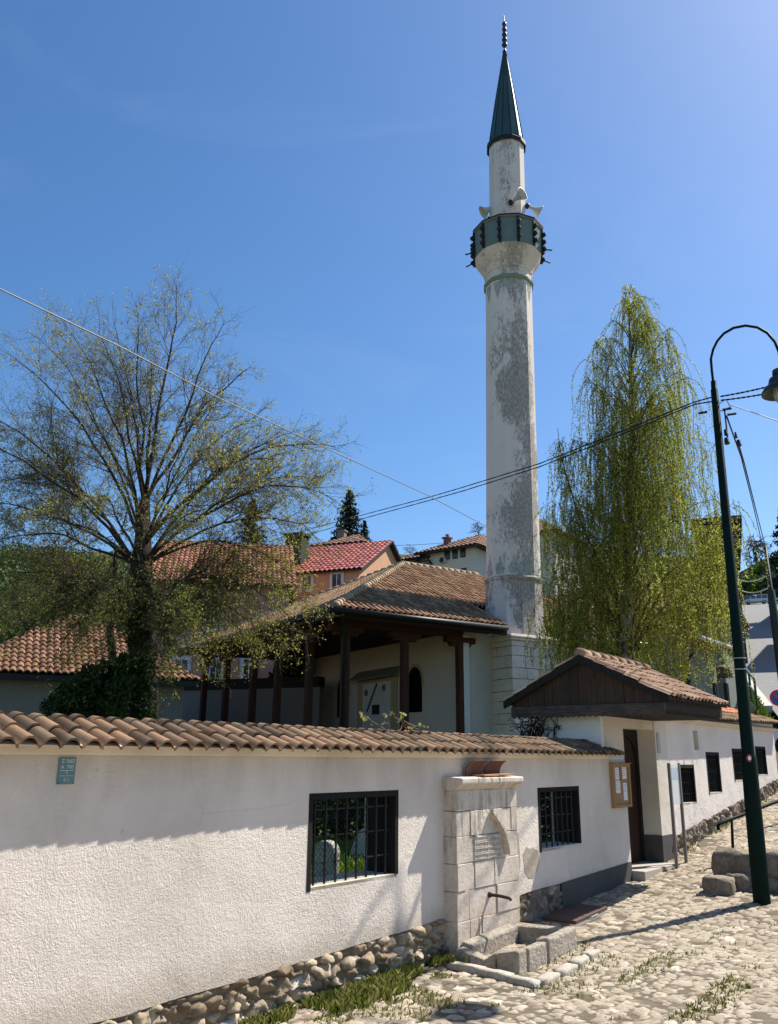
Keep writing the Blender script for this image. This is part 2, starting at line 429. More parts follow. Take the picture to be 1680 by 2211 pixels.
# cobbled lane: a height field of bedded stones in the wall frame
ls = np.arange(2.2, 23.0, .022); lo = np.concatenate([np.arange(-.12, 3.4, .022), np.arange(3.4, 5.6, .06)])
LS, LO = np.meshgrid(ls, lo, indexing='ij')
wx = LS + .05 * (vnoise(LS * 4, LO * 4, 3) - .5); wy = LO + .05 * (vnoise(LS * 4 + 9, LO * 4, 4) - .5)
f1, f2, cr = voronoi_field(wx, wy, .098, .135, 11, 1.0); vx, vy = voronoi_field.off
edge = f2 - f1
gap = .03 + .20 * vnoise(LS * 1.1, LO * 1.1, 5) ** 2 + .11 * (cr * 3.1 % 1)
st = smooth(edge, gap, gap + .13)
mud = vnoise(LS * .9 + 3, LO * 1.3, 6)
st = st * smooth((cr * 5.3 % 1) + .5 * (mud - .5), .08, .2)
LZ = gs(LS) + .035 * (vnoise(LS * .7, LO * .7, 8) - .5) + st * (.009 + .008 * cr + .018 * ((cr * 9.1 % 1) - .5) * vx + .018 * ((cr * 4.7 % 1) - .5) * vy) + .006 * vnoise(LS * 30, LO * 30, 9) - .022
raised = smooth(LO, 1.12, 1.24) * smooth(LS, 12.86, 12.96)
LZ = LZ + raised * (.36 + .02 * (LS - 12.9))
def cobble_mat():
    m = NT('cobbled lane', .9, .2)
    stn = m.ramp(m.attr('cell'), [(0., (.20, .16, .115)), (.2, (.37, .305, .225)), (.45, (.48, .40, .295)), (.6, (.30, .24, .175)), (.8, (.54, .46, .35)), (.9, (.26, .205, .15)), (1., (.66, .58, .46))])
    stn = m.mix(m.math('MULTIPLY', m.ramp(m.noise(22, 6, .68), [(.42, 0.), (.66, 1.)]), .65), stn, (.22, .175, .125))
    mu = m.mix(m.noise(7, 6), (.072, .056, .038), (.20, .163, .115))
    mu = m.mix(m.math('MULTIPLY', m.ramp(m.noise(1.5, 5, .6), [(.54, 0.), (.66, 1.)]), .55), mu, (.07, .085, .03))
    m.col(m.mix(m.ramp(m.attr('stone'), [(.12, 0.), (.5, 1.)]), mu, stn)); m.bump(m.noise(60, 5, .6), .45, .008); return m.m
# the paved lane goes on behind and beside the viewer, coarser
for nm, s_, o_ in (('street', np.arange(-16, 23.1, .35), np.arange(5.55, 16, .4)), ('street', np.arange(-16, 2.3, .35), np.arange(-.12, 5.6, .3))):
    S2, O2 = np.meshgrid(s_, o_, indexing='ij'); Z2 = gs(S2) - .03
    tag(np_mesh(nm, FW(np.stack([S2, O2, Z2], -1).reshape(-1, 3)), grid_faces(len(s_), len(o_)), mat('outer lane', lambda: stone('outer lane', (.50, .42, .31), (.30, .24, .165), 9, .4, 20)), None, None, True), None, None, kind='structure')
P = FW(np.stack([LS, LO, LZ], -1).reshape(-1, 3))
tag(np_mesh('street', P, grid_faces(len(ls), len(lo)), cobble_mat(), None, None, True, {'cell': (cr * 7.3 % 1).ravel(), 'stone': st.ravel()}), None, None, kind='structure')
# courtyard grass seen through the barred windows
def grass(name, pts, h, label_kind, c1, c2, c3, seed, wdt=.012):
    rg = np.random.default_rng(seed); n = len(pts)
    hh = h * (.5 + rg.random(n)); a = rg.random(n) * 2 * np.pi; le = rg.normal(0, .35, (n, 2)) * hh[:, None]
    d = np.stack([np.cos(a), np.sin(a), 0 * a], 1) * wdt * (.7 + .8 * rg.random(n))[:, None]
    tip = pts + np.concatenate([le, hh[:, None]], 1); midp = pts * .5 + tip * .5 - np.concatenate([le * .25, -hh[:, None] * .12], 1)
    V = np.stack([pts - d, pts + d, midp + d * .8, tip], 1).reshape(-1, 3); V2 = np.stack([pts - d, midp + d * .8, tip, midp - d * .8], 1).reshape(-1, 3)
    F = np.arange(8 * n).reshape(-1, 4)
    return np_mesh(name, np.concatenate([V, V2]), F, leafmat(name + ' blades', c1, c2, c3, .45), None, None, False, {'rnd': np.tile(np.repeat(rg.random(n), 4), 2)})
n = 34000
px = RND.uniform(-4.5, 3.6, n); py = RND.uniform(8.2, 16.2, n)
k = (px * N[0] + py * N[1] + PD < -.75); px, py = px[k], py[k]
pts = np.stack([px, py, terrain(px, py)], 1)
tag(grass('lawn', pts, .12, '', (.08, .16, .012), (.15, .28, .02), (.24, .36, .04), 5, .016), None, None, kind='stuff')
# weeds along the foot of the street wall and in the paving joints
def weeds():
    rg = np.random.default_rng(9); S = []; O = []; H = []
    for s0, s1, o0, o1, k_, hh in ((5.0, 7.75, .02, .42, 4200, 1.), (5.3, 7.3, .3, 1.0, 1700, .5), (7.4, 9.2, .85, 1.5, 700, .35), (13.2, 20.5, .02, .14, 700, .6), (8.0, 9.4, 1.7, 2.9, 700, .4), (9.5, 12.2, 1.9, 3.2, 260, .45), (6.8, 8.7, 2.5, 3.35, 1300, .6), (7.2, 8.4, 2.9, 3.35, 900, .8), (6.7, 7.8, 1.2, 2.2, 500, .4)):
        a = rg.uniform(s0, s1, k_); b = o0 + (o1 - o0) * rg.random(k_) ** 1.6
        keep = vnoise(a * 2.3, b * 2.3, 21) > .42 + .25 * (b - o0) / (o1 - o0)
        S.append(a[keep]); O.append(b[keep]); H.append(np.full(keep.sum(), hh))
    S = np.concatenate(S); O = np.concatenate(O); H = np.concatenate(H)
    pts = FW(np.stack([S, O, gs(S) - .02], -1))
    return grass('weeds', pts, .075 * H, '', (.10, .13, .02), (.20, .23, .04), (.42, .36, .15), 6, .0055)
tag(weeds(), None, None, kind='stuff')
# ------------------------------------------------------------------ street wall, lower stretch
PL = plaster('street wall plaster', (.83, .735, .64), 85, .85, .022, top=2.15)
PLS = plaster('smooth plaster', (.80, .76, .715), 30, .35, .01, dirtamt=.3)
CAPW = plaster('wall band plaster', (.72, .63, .51), 30, .4, .01, dirtamt=.5)
IRON = BLACK()
FRAMEW = wood('black painted timber', (.016, .015, .014))
TILE = tilemat('coping clay tile', (.10, .06, .037), (.19, .115, .068), (.30, .175, .10), (.165, .135, .085), .75, 5)
def pb1(s): return np.interp(s, [-5, 3.81, 7.83, 12.6], [.25, .33, .44, .585])
def wall_face(mb, ss, ztop, pbf, holes, y0, y1, step=.25, seed=0):
    """front skin at y1 with window holes, a back at y0, reveals and a wavering lower edge"""
    rg = np.random.default_rng(seed)
    cuts = sorted(set([ss[0], ss[1]] + [h for H in holes for h in H[:2]] + list(np.arange(ss[0], ss[1], step))))
    zb = {c: pbf(c) + rg.normal(0, .006) for c in cuts}
    zt = (lambda s: ztop(s)) if callable(ztop) else (lambda s: ztop)
    for a, b in zip(cuts[:-1], cuts[1:]):
        hs = [h for h in holes if h[0] <= a + 1e-6 and h[1] >= b - 1e-6]
        segs = [((zb[a], zb[b]), (zt(a), zt(b)))]
        if hs:
            h = hs[0]; segs = [((zb[a], zb[b]), (h[2], h[2])), ((h[3], h[3]), (zt(a), zt(b)))]
        for lo_, hi_ in segs:
            mb.quad(FW((a, y1, lo_[0])), FW((b, y1, lo_[1])), FW((b, y1, hi_[1])), FW((a, y1, hi_[0])))
            mb.quad(FW((a, y0, lo_[0])), FW((b, y0, lo_[1])), FW((b, y0, hi_[1])), FW((a, y0, hi_[0])))
        mb.quad(FW((a, y1, zb[a])), FW((b, y1, zb[b])), FW((b, y0, zb[b])), FW((a, y0, zb[a])))
        mb.quad(FW((a, y1, zt(a))), FW((b, y1, zt(b))), FW((b, y0, zt(b))), FW((a, y0, zt(a))))
    for h in holes:
        a, b, c, d = h
        for q in (((a, c), (b, c)), ((b, c), (b, d)), ((b, d), (a, d)), ((a, d), (a, c))):
            mb.quad(FW((q[0][0], y1, q[0][1])), FW((q[1][0], y1, q[1][1])), FW((q[1][0], y0, q[1][1])), FW((q[0][0], y0, q[0][1])))
    for s in ss:
        mb.quad(FW((s, y1, zb[s])), FW((s, y1, zt(s))), FW((s, y0, zt(s))), FW((s, y0, zb[s])))
    return mb
W1 = (5.76, 7.04, .935, 1.695); W2 = (9.88, 11.03, .94, 1.655)
wall = thing('courtyard_wall', 'long white plastered street wall with clay tile coping and two barred windows', 'wall', FW((8, 0, 0)))
wall_face(MB(), (-1.5, 12.62), 2.0, pb1, [W1, W2], -.42, 0.0).build('plaster_face', PL, wall, recalc=False)
b = MB()
b.box(FW, -1.5, 12.05, -.42, .035, 2.0, 2.085); b.build('band', CAPW, wall, bevel=.012)
def wall_rubble(name, s0, s1, z0f, z1f, parent, cs, cz, seed, depth, c, c2, y0=-.03, cells=.018, vert=False):
    s = np.arange(s0, s1, cells); m = 34
    Z = np.linspace(0, 1, m)
    S, K = np.meshgrid(s, Z, indexing='ij'); z0 = z0f(S); z1 = z1f(S); ZZ = z0 + (z1 - z0) * K
    f1, f2, r = voronoi_field(S + .05 * vnoise(S * 8, ZZ * 8, 2), ZZ - .3 * gs(S) + .04 * vnoise(S * 9, ZZ * 9, 3), cs, cz, seed, 1.0); vx, vy = voronoi_field.off
    e = smooth(f2 - f1, .05 + .14 * (r * 3.3 % 1), .20 + .16 * (r * 3.3 % 1))
    D = y0 + e * depth * (.35 + .5 * r + 1.5 * ((r * 7.7 % 1) - .5) * vx + 1.5 * ((r * 5.9 % 1) - .5) * vy) + .022 * vnoise(S * 27, ZZ * 27, 5) + .035 * vnoise(S * 12, ZZ * 12, 6)
    D = D - .05 * smooth(K, .93, 1.0)
    V = FW(np.stack([S, D, ZZ], -1).reshape(-1, 3))
    def f():
        mm = NT(name, .95, .1)
        col = mm.ramp(mm.attr('cell'), [(0., tuple(x * .6 for x in c2)), (.3, c2), (.6, c), (.85, tuple(min(1, x * 1.15) for x in c)), (1., (.56, .52, .45))])
        col = mm.mix(mm.math('MULTIPLY', mm.ramp(mm.noise(9, 6, .65), [(.45, 0.), (.65, 1.)]), .6), col, tuple(x * .5 for x in c2))
        mort = mm.mix(mm.noise(14, 5), (.16, .12, .08), (.28, .22, .15))
        mm.col(mm.mix(mm.ramp(mm.attr('stone'), [(.1, 0.), (.5, 1.)]), mort, col)); mm.bump(mm.noise(45, 6, .65), .7, .012); return mm.m
    return np_mesh('stone_base', V, grid_faces(len(s), m), mat(name, f), parent, None, True, {'cell': (r * 5.7 % 1).ravel(), 'stone': e.ravel()})
zlo = lambda s: gs(s) - .12
wall_rubble('rubble stone', 2.4, 7.86, zlo, lambda s: pb1(s) + .012, wall, .16, .105, 31, .085, (.44, .35, .24), (.27, .20, .13), -.06)
wall_rubble('dark rubble stone', 9.2, 10.42, zlo, lambda s: pb1(s) + .012, wall, .2, .13, 32, .05, (.20, .17, .14), (.12, .10, .08), -.05)
b = MB()
for s in np.arange(10.4, 12.6, .22):
    e_ = min(s + .22, 12.62)
    b.add([FW(p) for p in ((s, .012, gs(s) - .1), (e_, .012, gs(e_) - .1), (e_, .012, pb1(e_) + .004), (s, .012, pb1(s) + .004), (s, -.05, pb1(s) + .004), (e_, -.05, pb1(e_) + .004))], [(0, 1, 2, 3), (3, 2, 5, 4)])
b.quad(FW((10.4, .012, .05)), FW((10.4, -.05, .05)), FW((10.4, -.05, .5)), FW((10.4, .012, .5)))
b.build('painted_plinth', plain('dark grey plinth paint', (.075, .07, .067), .9, .3, 3), wall, recalc=False)
# coping tiles
def coping(s0, s1, zc, parent, pitch=.152, yl=.17, yr=-.31, seed=3):
    o = FW((s0, yl, zc)); v = FW((0, yr, zc + .19)) - FW((0, yl, zc)); L = np.linalg.norm(v)
    sh = [tiles(o, T, v, s1 - s0, L, pitch, [.215, .31][0], .062, .018, seed, .05, .005, 10, 0, .010)]
    o2 = FW((s0, yr - .5, zc)); v2 = FW((0, yr, zc + .185)) - FW((0, yr - .5, zc))
    sh.append(tiles(o2, T, v2, s1 - s0, np.linalg.norm(v2), pitch, .215, .05, .015, seed + 1, .05, .005))
    return tile_obj('tile_coping', sh, TILE, parent)
coping(-1.5, 12.2, 2.035, wall)
b = MB()                                                    # mortar bed under the coping tiles
b.prism(Frame(FW((0, 0, 0)), N, T), [(.17, 2.06), (-.31, 2.235), (-.78, 2.06), (-.42, 2.05), (.035, 2.05)], -1.5, 12.15)
b.build('mortar_bed', CAPW, wall)
# plaster that has flaked off beside the fountain
pf = MB()
poly = [(9.24, 1.18), (9.33, 1.24), (9.36, 1.14), (9.39, 1.0), (9.4, .86), (9.37, .74), (9.33, .68), (9.30, .72), (9.27, .9)]
pf.prism(FW, poly, -.01, .004)
poly = [(9.47, .93), (9.55, 1.0), (9.63, .97), (9.7, .985), (9.84, .93), (9.86, .82), (9.8, .72), (9.7, .645), (9.58, .66), (9.5, .74)]
pf.prism(FW, poly, -.01, .004)
pf.build('bare_patch', plaster('bare render', (.42, .36, .28), 40, .5, .01), wall)
# barred windows
def barred(parent, H, nb, y_in=-.36, rails=3, mesh=True, thick=.022, seed=0):
    a, b_, c, d = H
    w_ = MB(); t = .05
    for q in ((a, a + t, c, d), (b_ - t, b_, c, d)): w_.box(FW, q[0], q[1], y_in, .004, c - .03 if q[0] == a else c, d)
    w_.box(FW, a + t, b_ - t, y_in, .002, d - .055, d)
    fr = w_.build('window', FRAMEW, parent)
    g = MB()
    for i in range(nb):
        x = a + t + (b_ - a - 2 * t) * (i + .6) / (nb + .2)
        g.tube([FW((x, -.05, c - .01)), FW((x, -.05, d - .05))], thick / 2, 6)
    for j in range(rails):
        z = c + (d - c) * (j + .8) / (rails + .45)
        g.box(FW, a + t, b_ - t, -.062, -.055, z - .006, z + .006)
    g.build('bars', IRON, fr, smooth=False)
    if mesh:
        k = Tubes(3); st_ = .055
        for i in range(int((b_ - a + d - c) / st_) + 1):
            for sg in (1, -1):
                x0 = a + i * st_ if sg > 0 else b_ - i * st_
                P_ = []
                for q in np.linspace(0, 1, 2):
                    P_.append([x0 - sg * q * (d - c), c + q * (d - c)])
                P_ = np.array(P_)
                lo_, hi_ = a + t, b_ - t
                # clip to the opening
                (xa, za), (xb, zb_) = P_
                f = lambda x: za + (zb_ - za) * (x - xa) / (xb - xa)
                xs_ = sorted((xa, xb)); l_, h_ = max(xs_[0], lo_), min(xs_[1], hi_)
                if h_ - l_ < .02: continue
                k.add([FW((l_, -.13, f(l_))), FW((h_, -.13, f(h_)))], .0022)
        k.build('wire_mesh', IRON, fr)
    s_ = MB(); s_.box(FW, a + t, b_ - .02, y_in, .0, c - .025, c + .004); s_.build('sill', plaster('sill plaster', (.66, .58, .45), 25, .4, .01), fr)
    return fr
barred(wall, W1, 8); barred(wall, W2, 7)
# hydrant plate
SIGNB = plain('faded blue enamel', (.10, .20, .22), .5, .25, 14)
SIGNW = plain('sign lettering', (.62, .62, .56), .6, .1)
pl = thing('hydrant_plate', 'small faded blue plate with white numbers on the plaster below the coping', 'sign', FW((3.39, .0, 1.9)))
MB().box(FW, 3.325, 3.45, .0, .012, 1.815, 1.985).build('plate', SIGNB, pl, bevel=.004)
b = MB()
b.text(FW, 'Z 3602', .034, .0135, 3.392, 1.95); b.text(FW, 'A  700', .034, .0135, 3.386, 1.913)
b.box(FW, 3.337, 3.437, .0125, .0138, 1.9, 1.903); b.box(FW, 3.386, 3.389, .0125, .0138, 1.876, 1.9)
b.text(FW, '0 1', .032, .0135, 3.388, 1.832); b.box(FW, 3.336, 3.437, .0125, .0134, 1.867, 1.869)
b.build('lettering', SIGNW, pl, recalc=False)
for x, z in ((3.333, 1.823), (3.442, 1.823), (3.446, 1.955)): MB().lathe(Frame(FW((x, .012, z)), T, (0, 0, 1), N), [(.004, 0), (.003, .004)], 8).build('screw', IRON, pl)
# ------------------------------------------------------------------ fountain
def rust(m, col):
    sx = m.n('ShaderNodeSeparateXYZ'); m.l(m.tc.outputs['Object'], sx.inputs[0])
    low = m.ramp(sx.outputs[2], [(0.0, 1.), (.62, 0.)])
    f = m.math('MULTIPLY', m.math('MULTIPLY', low, m.ramp(m.noise(5, 5), [(.38, 0.), (.62, 1.)])), .75)
    col = m.mix(f, col, (.36, .19, .09))
    up = m.math('MULTIPLY', m.ramp(sx.outputs[2], [(.8, 0.), (1.5, 1.)]), m.ramp(m.noise(1.7, 3, .5), [(.42, .1), (.6, 1.)]))
    st = m.ramp(m.noise(3, 8, .7, m.co((6, 6, .7))), [(.46, 0.), (.60, 1.)])
    return m.mix(m.math('MULTIPLY', m.math('MULTIPLY', up, st), .8), col, (.13, .12, .10))
FST = stone('fountain limestone', (.72, .63, .525), (.58, .495, .40), 4, .3, 38, rust, .5, .016)
fo = thing('wall_fountain', 'pale limestone block fountain with pointed arch relief and iron spout built against the wall', 'fountain', FW((8.5, .1, .09)))
FY = .165; FA, FB = 7.82, 9.17
b = MB(); b.box(FW, FA + .03, FB - .12, -.02, FY - .02, .0, 1.7); b.build('core', plain('dark joint mortar', (.24, .2, .155), .95, .3, 20), fo)
courses = [(-.02, .418, [.0, .25, .43, .49, .66, 1.35], None), (.422, .698, [.0, .24, .82, 1.35], None), (.702, .958, [.0, .17, .36, .78, 1.35], None),
           (.962, 1.218, [.0, .33, .88, 1.35], None), (1.222, 1.468, [.0, .28, .99, 1.2, 1.35], None), (1.472, 1.675, [.0, .20, .33, .58, .88, 1.1, 1.35], None)]
b = MB(); rg = random.Random(4)
for z0, z1, xs_, _ in courses:
    for i, (x0, x1) in enumerate(zip(xs_[:-1], xs_[1:])):
        wv = .012 * math.sin(8 * (x0 + z0))
        a = rg.random() * .35
        x0 *= .925; x1 *= .925; b.box(FW, FA + x0 + (.002 if i else 0), FA + x1 - .002, -.02, FY + rg.uniform(-.006, .006), z0, z1, a, .003)
b.build('masonry', FST, fo, bevel=.006)
b = MB()                                                    # coved cornice, in four stones
prof = [(0, 1.675), (FY - .005, 1.675), (FY + .03, 1.7), (FY + .075, 1.735), (FY + .085, 1.745), (FY + .085, 1.80), (0, 1.815)]
for x0, x1 in ((-.015, .33), (.336, .62), (.627, .80), (.808, 1.385)):
    b.prism(Frame(FW((0, 0, 0)), N, T), prof, FA + x0 * .925, FA + x1 * .925, rg.random() * .2)
b.build('cornice', FST, fo, bevel=.012)
b = MB()
def arc_pts(sg): return [(8.44 + sg * x, z) for x, z in ((0, 1.455), (.09, 1.385), (.19, 1.30), (.27, 1.205), (.325, 1.1), (.35, .99))]
for sg, n_ in ((1, 6), (-1, 4)):
    P_ = arc_pts(sg)[:n_]
    for (x0, z0), (x1, z1) in zip(P_[:-1], P_[1:]):
        d = np.array([x1 - x0, z1 - z0]); d /= np.linalg.norm(d); nn = np.array([-d[1], d[0]]) * .026
        hgt = .07 if sg > 0 else .018
        b.add([FW(p) for p in ((x0 + nn[0], FY, z0 + nn[1]), (x1 + nn[0], FY, z1 + nn[1]), (x1 - nn[0], FY, z1 - nn[1]), (x0 - nn[0], FY, z0 - nn[1]),
              (x0 + nn[0] * .6, FY + hgt, z0 + nn[1] * .6), (x1 + nn[0] * .6, FY + hgt, z1 + nn[1] * .6), (x1 - nn[0] * .6, FY + hgt, z1 - nn[1] * .6), (x0 - nn[0] * .6, FY + hgt, z0 - nn[1] * .6))],
              [(0, 1, 5, 4), (1, 2, 6, 5), (2, 3, 7, 6), (3, 0, 4, 7), (4, 5, 6, 7)])
b.build('arch_moulding', FST, fo)
b = MB(); b.box(FW, 8.15, 8.69, FY - .01, FY + .008, .968, 1.21)
pan = b.build('inscription_panel', stone('inscription marble', (.68, .61, .52), (.54, .47, .38), 7, .25, 60), fo, bevel=.004)
b = MB()
for j in range(4):
    z = .982 + j * .057
    for x0, x1 in ((8.165, 8.405), (8.43, 8.675)):
        b.box(FW, x0, x1, FY + .006, FY + .017, z + .045, z + .051)
        b.box(FW, x1 - .004, x1, FY + .006, FY + .016, z, z + .046)
        x = x0 + .012
        while x < x1 - .03:                                  # carved script: short curved strokes
            h_ = rg.uniform(.012, .036); wd = rg.uniform(.012, .03)
            P_ = [FW((x, FY + .01, z + .008 + rg.uniform(0, .01))), FW((x + wd * .3, FY + .013, z + .004)), FW((x + wd * .8, FY + .013, z + .01)), FW((x + wd, FY + .011, z + .006 + h_))]
            b.tube(P_, [.0022, .004, .0035, .0015], 4)
            x += wd * rg.uniform(.7, 1.1)
b.build('carved_script', stone('inscription marble', (.66, .63, .58), (.55, .5, .44)), pan)
b = MB(); b.lathe(Frame(FW((8.43, FY, .615)), T, (0, 0, 1), N), [(.03, -.005), (.03, .012), (.022, .02)], 10)
b.tube([FW((8.43, FY, .615)), FW((8.43, FY + .12, .615)), FW((8.43, FY + .24, .603)), FW((8.43, FY + .262, .585))], [.018, .017, .016, .015], 8)
b.build('spout', plain('rusty iron', (.055, .035, .028), .7, .4, 30), fo, smooth=True)
# two flat tiles and two ridge tiles lying loose on the cornice
TR = plain('brown clay slab', (.13, .065, .05), .85, .3, 12); TR2 = plain('orange clay slab', (.42, .20, .10), .85, .2, 12)
for x0, lab in ((8.17, 'brown half-round tile set upright on the fountain top, the one nearer the large window'), (8.56, 'brown half-round tile set upright on the fountain top, the one nearer the small window')):
    b = MB()
    ang = np.linspace(-.3, 1.25, 7); R_ = .15
    prof = [(.05 + R_ * (1 - math.cos(t)) - .0, 1.835 + R_ * math.sin(t)) for t in ang]
    inner = [(p[0] + .014, p[1] - .004) for p in prof][::-1]
    b.prism(Frame(FW((0, 0, 0)), N, T), prof + inner, x0, x0 + .32)
    tag(b.build('half_round_tile', TR, None, FW((x0 + .16, .08, 1.82)), bevel=.003), lab, 'tile', 'loose tiles on the fountain')
for x0, lab in ((8.27, 'flat orange tile lying on the fountain cornice, lower of the overlapping pair'), (8.6, 'flat orange tile lying on the fountain cornice, end of the pair nearer the small window')):
    b = MB(); b.box(FW, x0, x0 + .33, .08, .225, 1.812 + (.006 if x0 > 8.5 else 0), 1.83 + (.006 if x0 > 8.5 else 0))
    tag(b.build('flat_tile', TR2, None, FW((x0 + .16, .15, 1.815)), bevel=.003), lab, 'tile', 'loose tiles on the fountain')
# trough
TRM = stone('trough limestone', (.52, .455, .37), (.36, .305, .235), 5, .6, 22, None, .9, .05)
t_ = MB(); z0 = .02
def chunk(x0, x1, y0, y1, zt, a=0., top=None):
    jt = random.Random(int(x0 * 991 + y0 * 77)); x0 += jt.uniform(-.008, .008); y1 += jt.uniform(-.015, .015)
    top = tuple(.03 + .86 * (q + jt.uniform(-.02, .012)) for q in top) if top else None
    V = [(x0, y0, z0), (x1, y0, z0), (x1, y1, z0), (x0, y1, z0)]
    zt4 = top or (zt, zt, zt, zt)
    V += [(x0 + .006, y0, zt4[0]), (x1 - .006, y0, zt4[1]), (x1 - .006, y1, zt4[2]), (x0 + .006, y1, zt4[3])]
    t_.add([FW(p) for p in V], [(0, 1, 2, 3), (4, 5, 6, 7), (0, 1, 5, 4), (1, 2, 6, 5), (2, 3, 7, 6), (3, 0, 4, 7)], a)
chunk(7.70, 7.86, .20, .36, .2, .2, (.22, .23, .19, .18)); chunk(7.70, 7.86, .36, .52, .2, .1, (.18, .19, .15, .14)); chunk(7.69, 7.86, .52, .68, .2, .3, (.14, .15, .26, .25)); chunk(7.68, 7.86, .68, .92, .3, .2, (.25, .26, .31, .30))
chunk(7.86, 8.25, .80, .92, .3, .1, (.27, .28, .31, .31)); chunk(8.25, 8.4, .78, .925, .3, .3, (.29, .31, .33, .32)); chunk(8.4, 8.93, .80, .92, .3, 0., (.31, .33, .34, .32))
chunk(8.80, 8.95, .22, .80, .33, .2, (.30, .32, .33, .31)); chunk(7.86, 8.8, .165, .28, .3, .2, (.26, .32, .31, .24))
chunk(7.86, 8.80, .28, .80, .08, .6)
tr = t_.build('stone_trough', TRM, None, FW((8.3, .55, .05)), bevel=.022)
tag(tr, 'low broken-edged stone trough on the cobbles under the fountain spout', 'trough')
# kerb stones round the trough
KM = stone('whitish kerb stone', (.52, .47, .39), (.38, .33, .26), 6, .35, 30, None, .7, .02)
def lump(name, p, ax, L, W_, H_, label, cat, group, m, seed, fr=FW, yaw=0):
    rg = np.random.default_rng(seed)
    bm = bmesh.new(); bmesh.ops.create_cube(bm, size=1); bmesh.ops.subdivide_edges(bm, edges=bm.edges[:], cuts=3, use_grid_fill=True)
    for v in bm.verts:
        c = np.array(v.co); q = c * (1 - .12 * np.sum(np.abs(c) > .45)) if False else c
        rr = np.abs(c) ** 4; sph = c / (np.sum(rr) ** .25) * .5
        q = c * .5 + sph * .5
        q = q + rg.normal(0, .034, 3)
        v.co = q * np.array([L, W_, H_])
    me = bpy.data.meshes.new(name); bm.to_mesh(me); bm.free()
    ex = fr.m[0] * math.cos(yaw) + fr.m[1] * math.sin(yaw)
    ey = np.cross((0, 0, 1), ex)
    R_ = Matrix(((ex[0], ey[0], 0), (ex[1], ey[1], 0), (0, 0, 1)))
    me.transform(R_.to_4x4())
    o = finish(me, name, m, None, fr(p), True)
    return tag(o, label, cat, group)
ks = [(7.585, .36, PI2, .30) for PI2 in (math.pi / 2,)]
lab = ['kerb stone beside the weeds at the wall end of the trough kerb', 'kerb stone second from the wall in the row below the trough', 'long kerb stone next to the corner of the trough kerb', 'kerb stone just round the kerb corner, nearest the viewer',
       'kerb stone alongside the middle of the trough', 'kerb stone alongside the far end of the trough', 'last thin kerb stone beyond the trough towards the lane']
kp = [((7.57, .42), 1.62, .40), ((7.52, .78), 1.64, .34), ((7.45, 1.10), 1.68, .30), ((7.66, 1.22), -.03, .36), ((8.03, 1.215), -.05, .36), ((8.38, 1.185), -.08, .32), ((8.69, 1.16), -.06, .27)]
for i, ((x, y), yw, L) in enumerate(kp):
    lump('kerb_stone', (x, y, gs(x) - .012), 0, L, .12, .11, lab[i], 'kerb stone', 'whitish kerb stones round the trough', KM, 40 + i, yaw=yw)
# steel hatch
ht = thing('access_hatch', 'rusty brown steel access cover with handle lying by the wall past the fountain', 'hatch', FW((10.2, .25, gs(10.2))))
HF = Frame(FW((0, 0, gs(10.2) - 10.2 * .055)), T + np.array([0, 0, .055]), N, np.cross(T, N) * -1)
RUST = plain('rusty steel plate', (.10, .06, .045), .75, .35, 9, 0, .3, .5, 120)
MB().box(HF, 9.84, 10.72, .03, .46, -.02, .05).build('cover', RUST, ht, bevel=.006)
b = MB(); b.tube([HF((10.16, .46, .03)), HF((10.16, .50, .035)), HF((10.34, .50, .035)), HF((10.34, .46, .03))], .008, 6); b.build('handle', plain('worn steel', (.3, .28, .26), .5, .2, 10, .6), ht)
MB().box(HF, 9.78, 10.78, -.0, .52, -.05, .012).build('frame', plain('hatch concrete', (.17, .15, .13), .95, .3, 9), ht, bevel=.006)
# ------------------------------------------------------------------ gatehouse
gt_ = thing('gatehouse', 'small gabled gatehouse with weathered board gable and tiled roof over the courtyard door', 'gatehouse', FW((12.9, -.3, .4)))
WD = wood('weathered gable boards', (.092, .055, .036), (9, 9, .9), .3, (.055, .05, .045))
WG = wood('grey weathered beam', (.12, .10, .085), (2, 2, 14), .3, (.045, .042, .04))
WB = wood('black bargeboard', (.03, .026, .023))
PG = plaster('gatehouse plaster', (.72, .65, .55), 26, .4, .012, dirtamt=.35)
PGW = plaster('gatehouse white plaster', (.80, .79, .77), 26, .4, .012, dirtamt=.2)
b = MB(); b.box(FW, 11.86, 12.63, -1.0, -.012, 2.0, 2.64); b.box(FW, 12.3, 12.63, -.45, -.004, .5, 2.001); b.build('pier', PGW, gt_)
b = MB(); b.box(FW, 11.98, 12.632, -.012, -.002, 2.02, 2.63); b.build('pier_face', PG, gt_)
b = MB(); b.box(FW, 13.88, 14.4, -1.2, .004, .62, 2.66); b.box(FW, 12.63, 13.88, -1.2, -.02, 2.46, 2.66); b.build('jamb', PG, gt_)
MB().box(FW, 13.86, 14.42, -1.19, .012, .3, .86).build('jamb_plinth', plain('dark grey plinth paint', (.075, .07, .067)), gt_)
DW = wood('dark brown door', (.075, .036, .022), (10, 10, .8), .35)
b = MB()
for i in range(7):
    x = 12.64 + i * .178; b.box(FW, x, x + .174, -.36, -.325 + .004 * (i % 2), .48, 2.47, (i * .37) % .6)
dr = b.build('door', DW, gt_, bevel=.004)
b = MB()                                                    # arched frame in front of the leaf
arch = [(12.64 + .62 - .62 * math.cos(t), 2.02 + .36 * math.sin(t)) for t in np.linspace(0, math.pi, 13)]
pts_ = [(12.635, .48), (12.635, 2.47), (13.885, 2.47), (13.885, .48), (13.80, .48)] + [(13.80 - .0, 2.02)] + [(x * .86 + 13.26 * .14, z - .0) for x, z in arch[::-1]] + [(12.72, .48)]
b.prism(FW, pts_, -.32, -.285); b.build('door_frame', WB, dr)
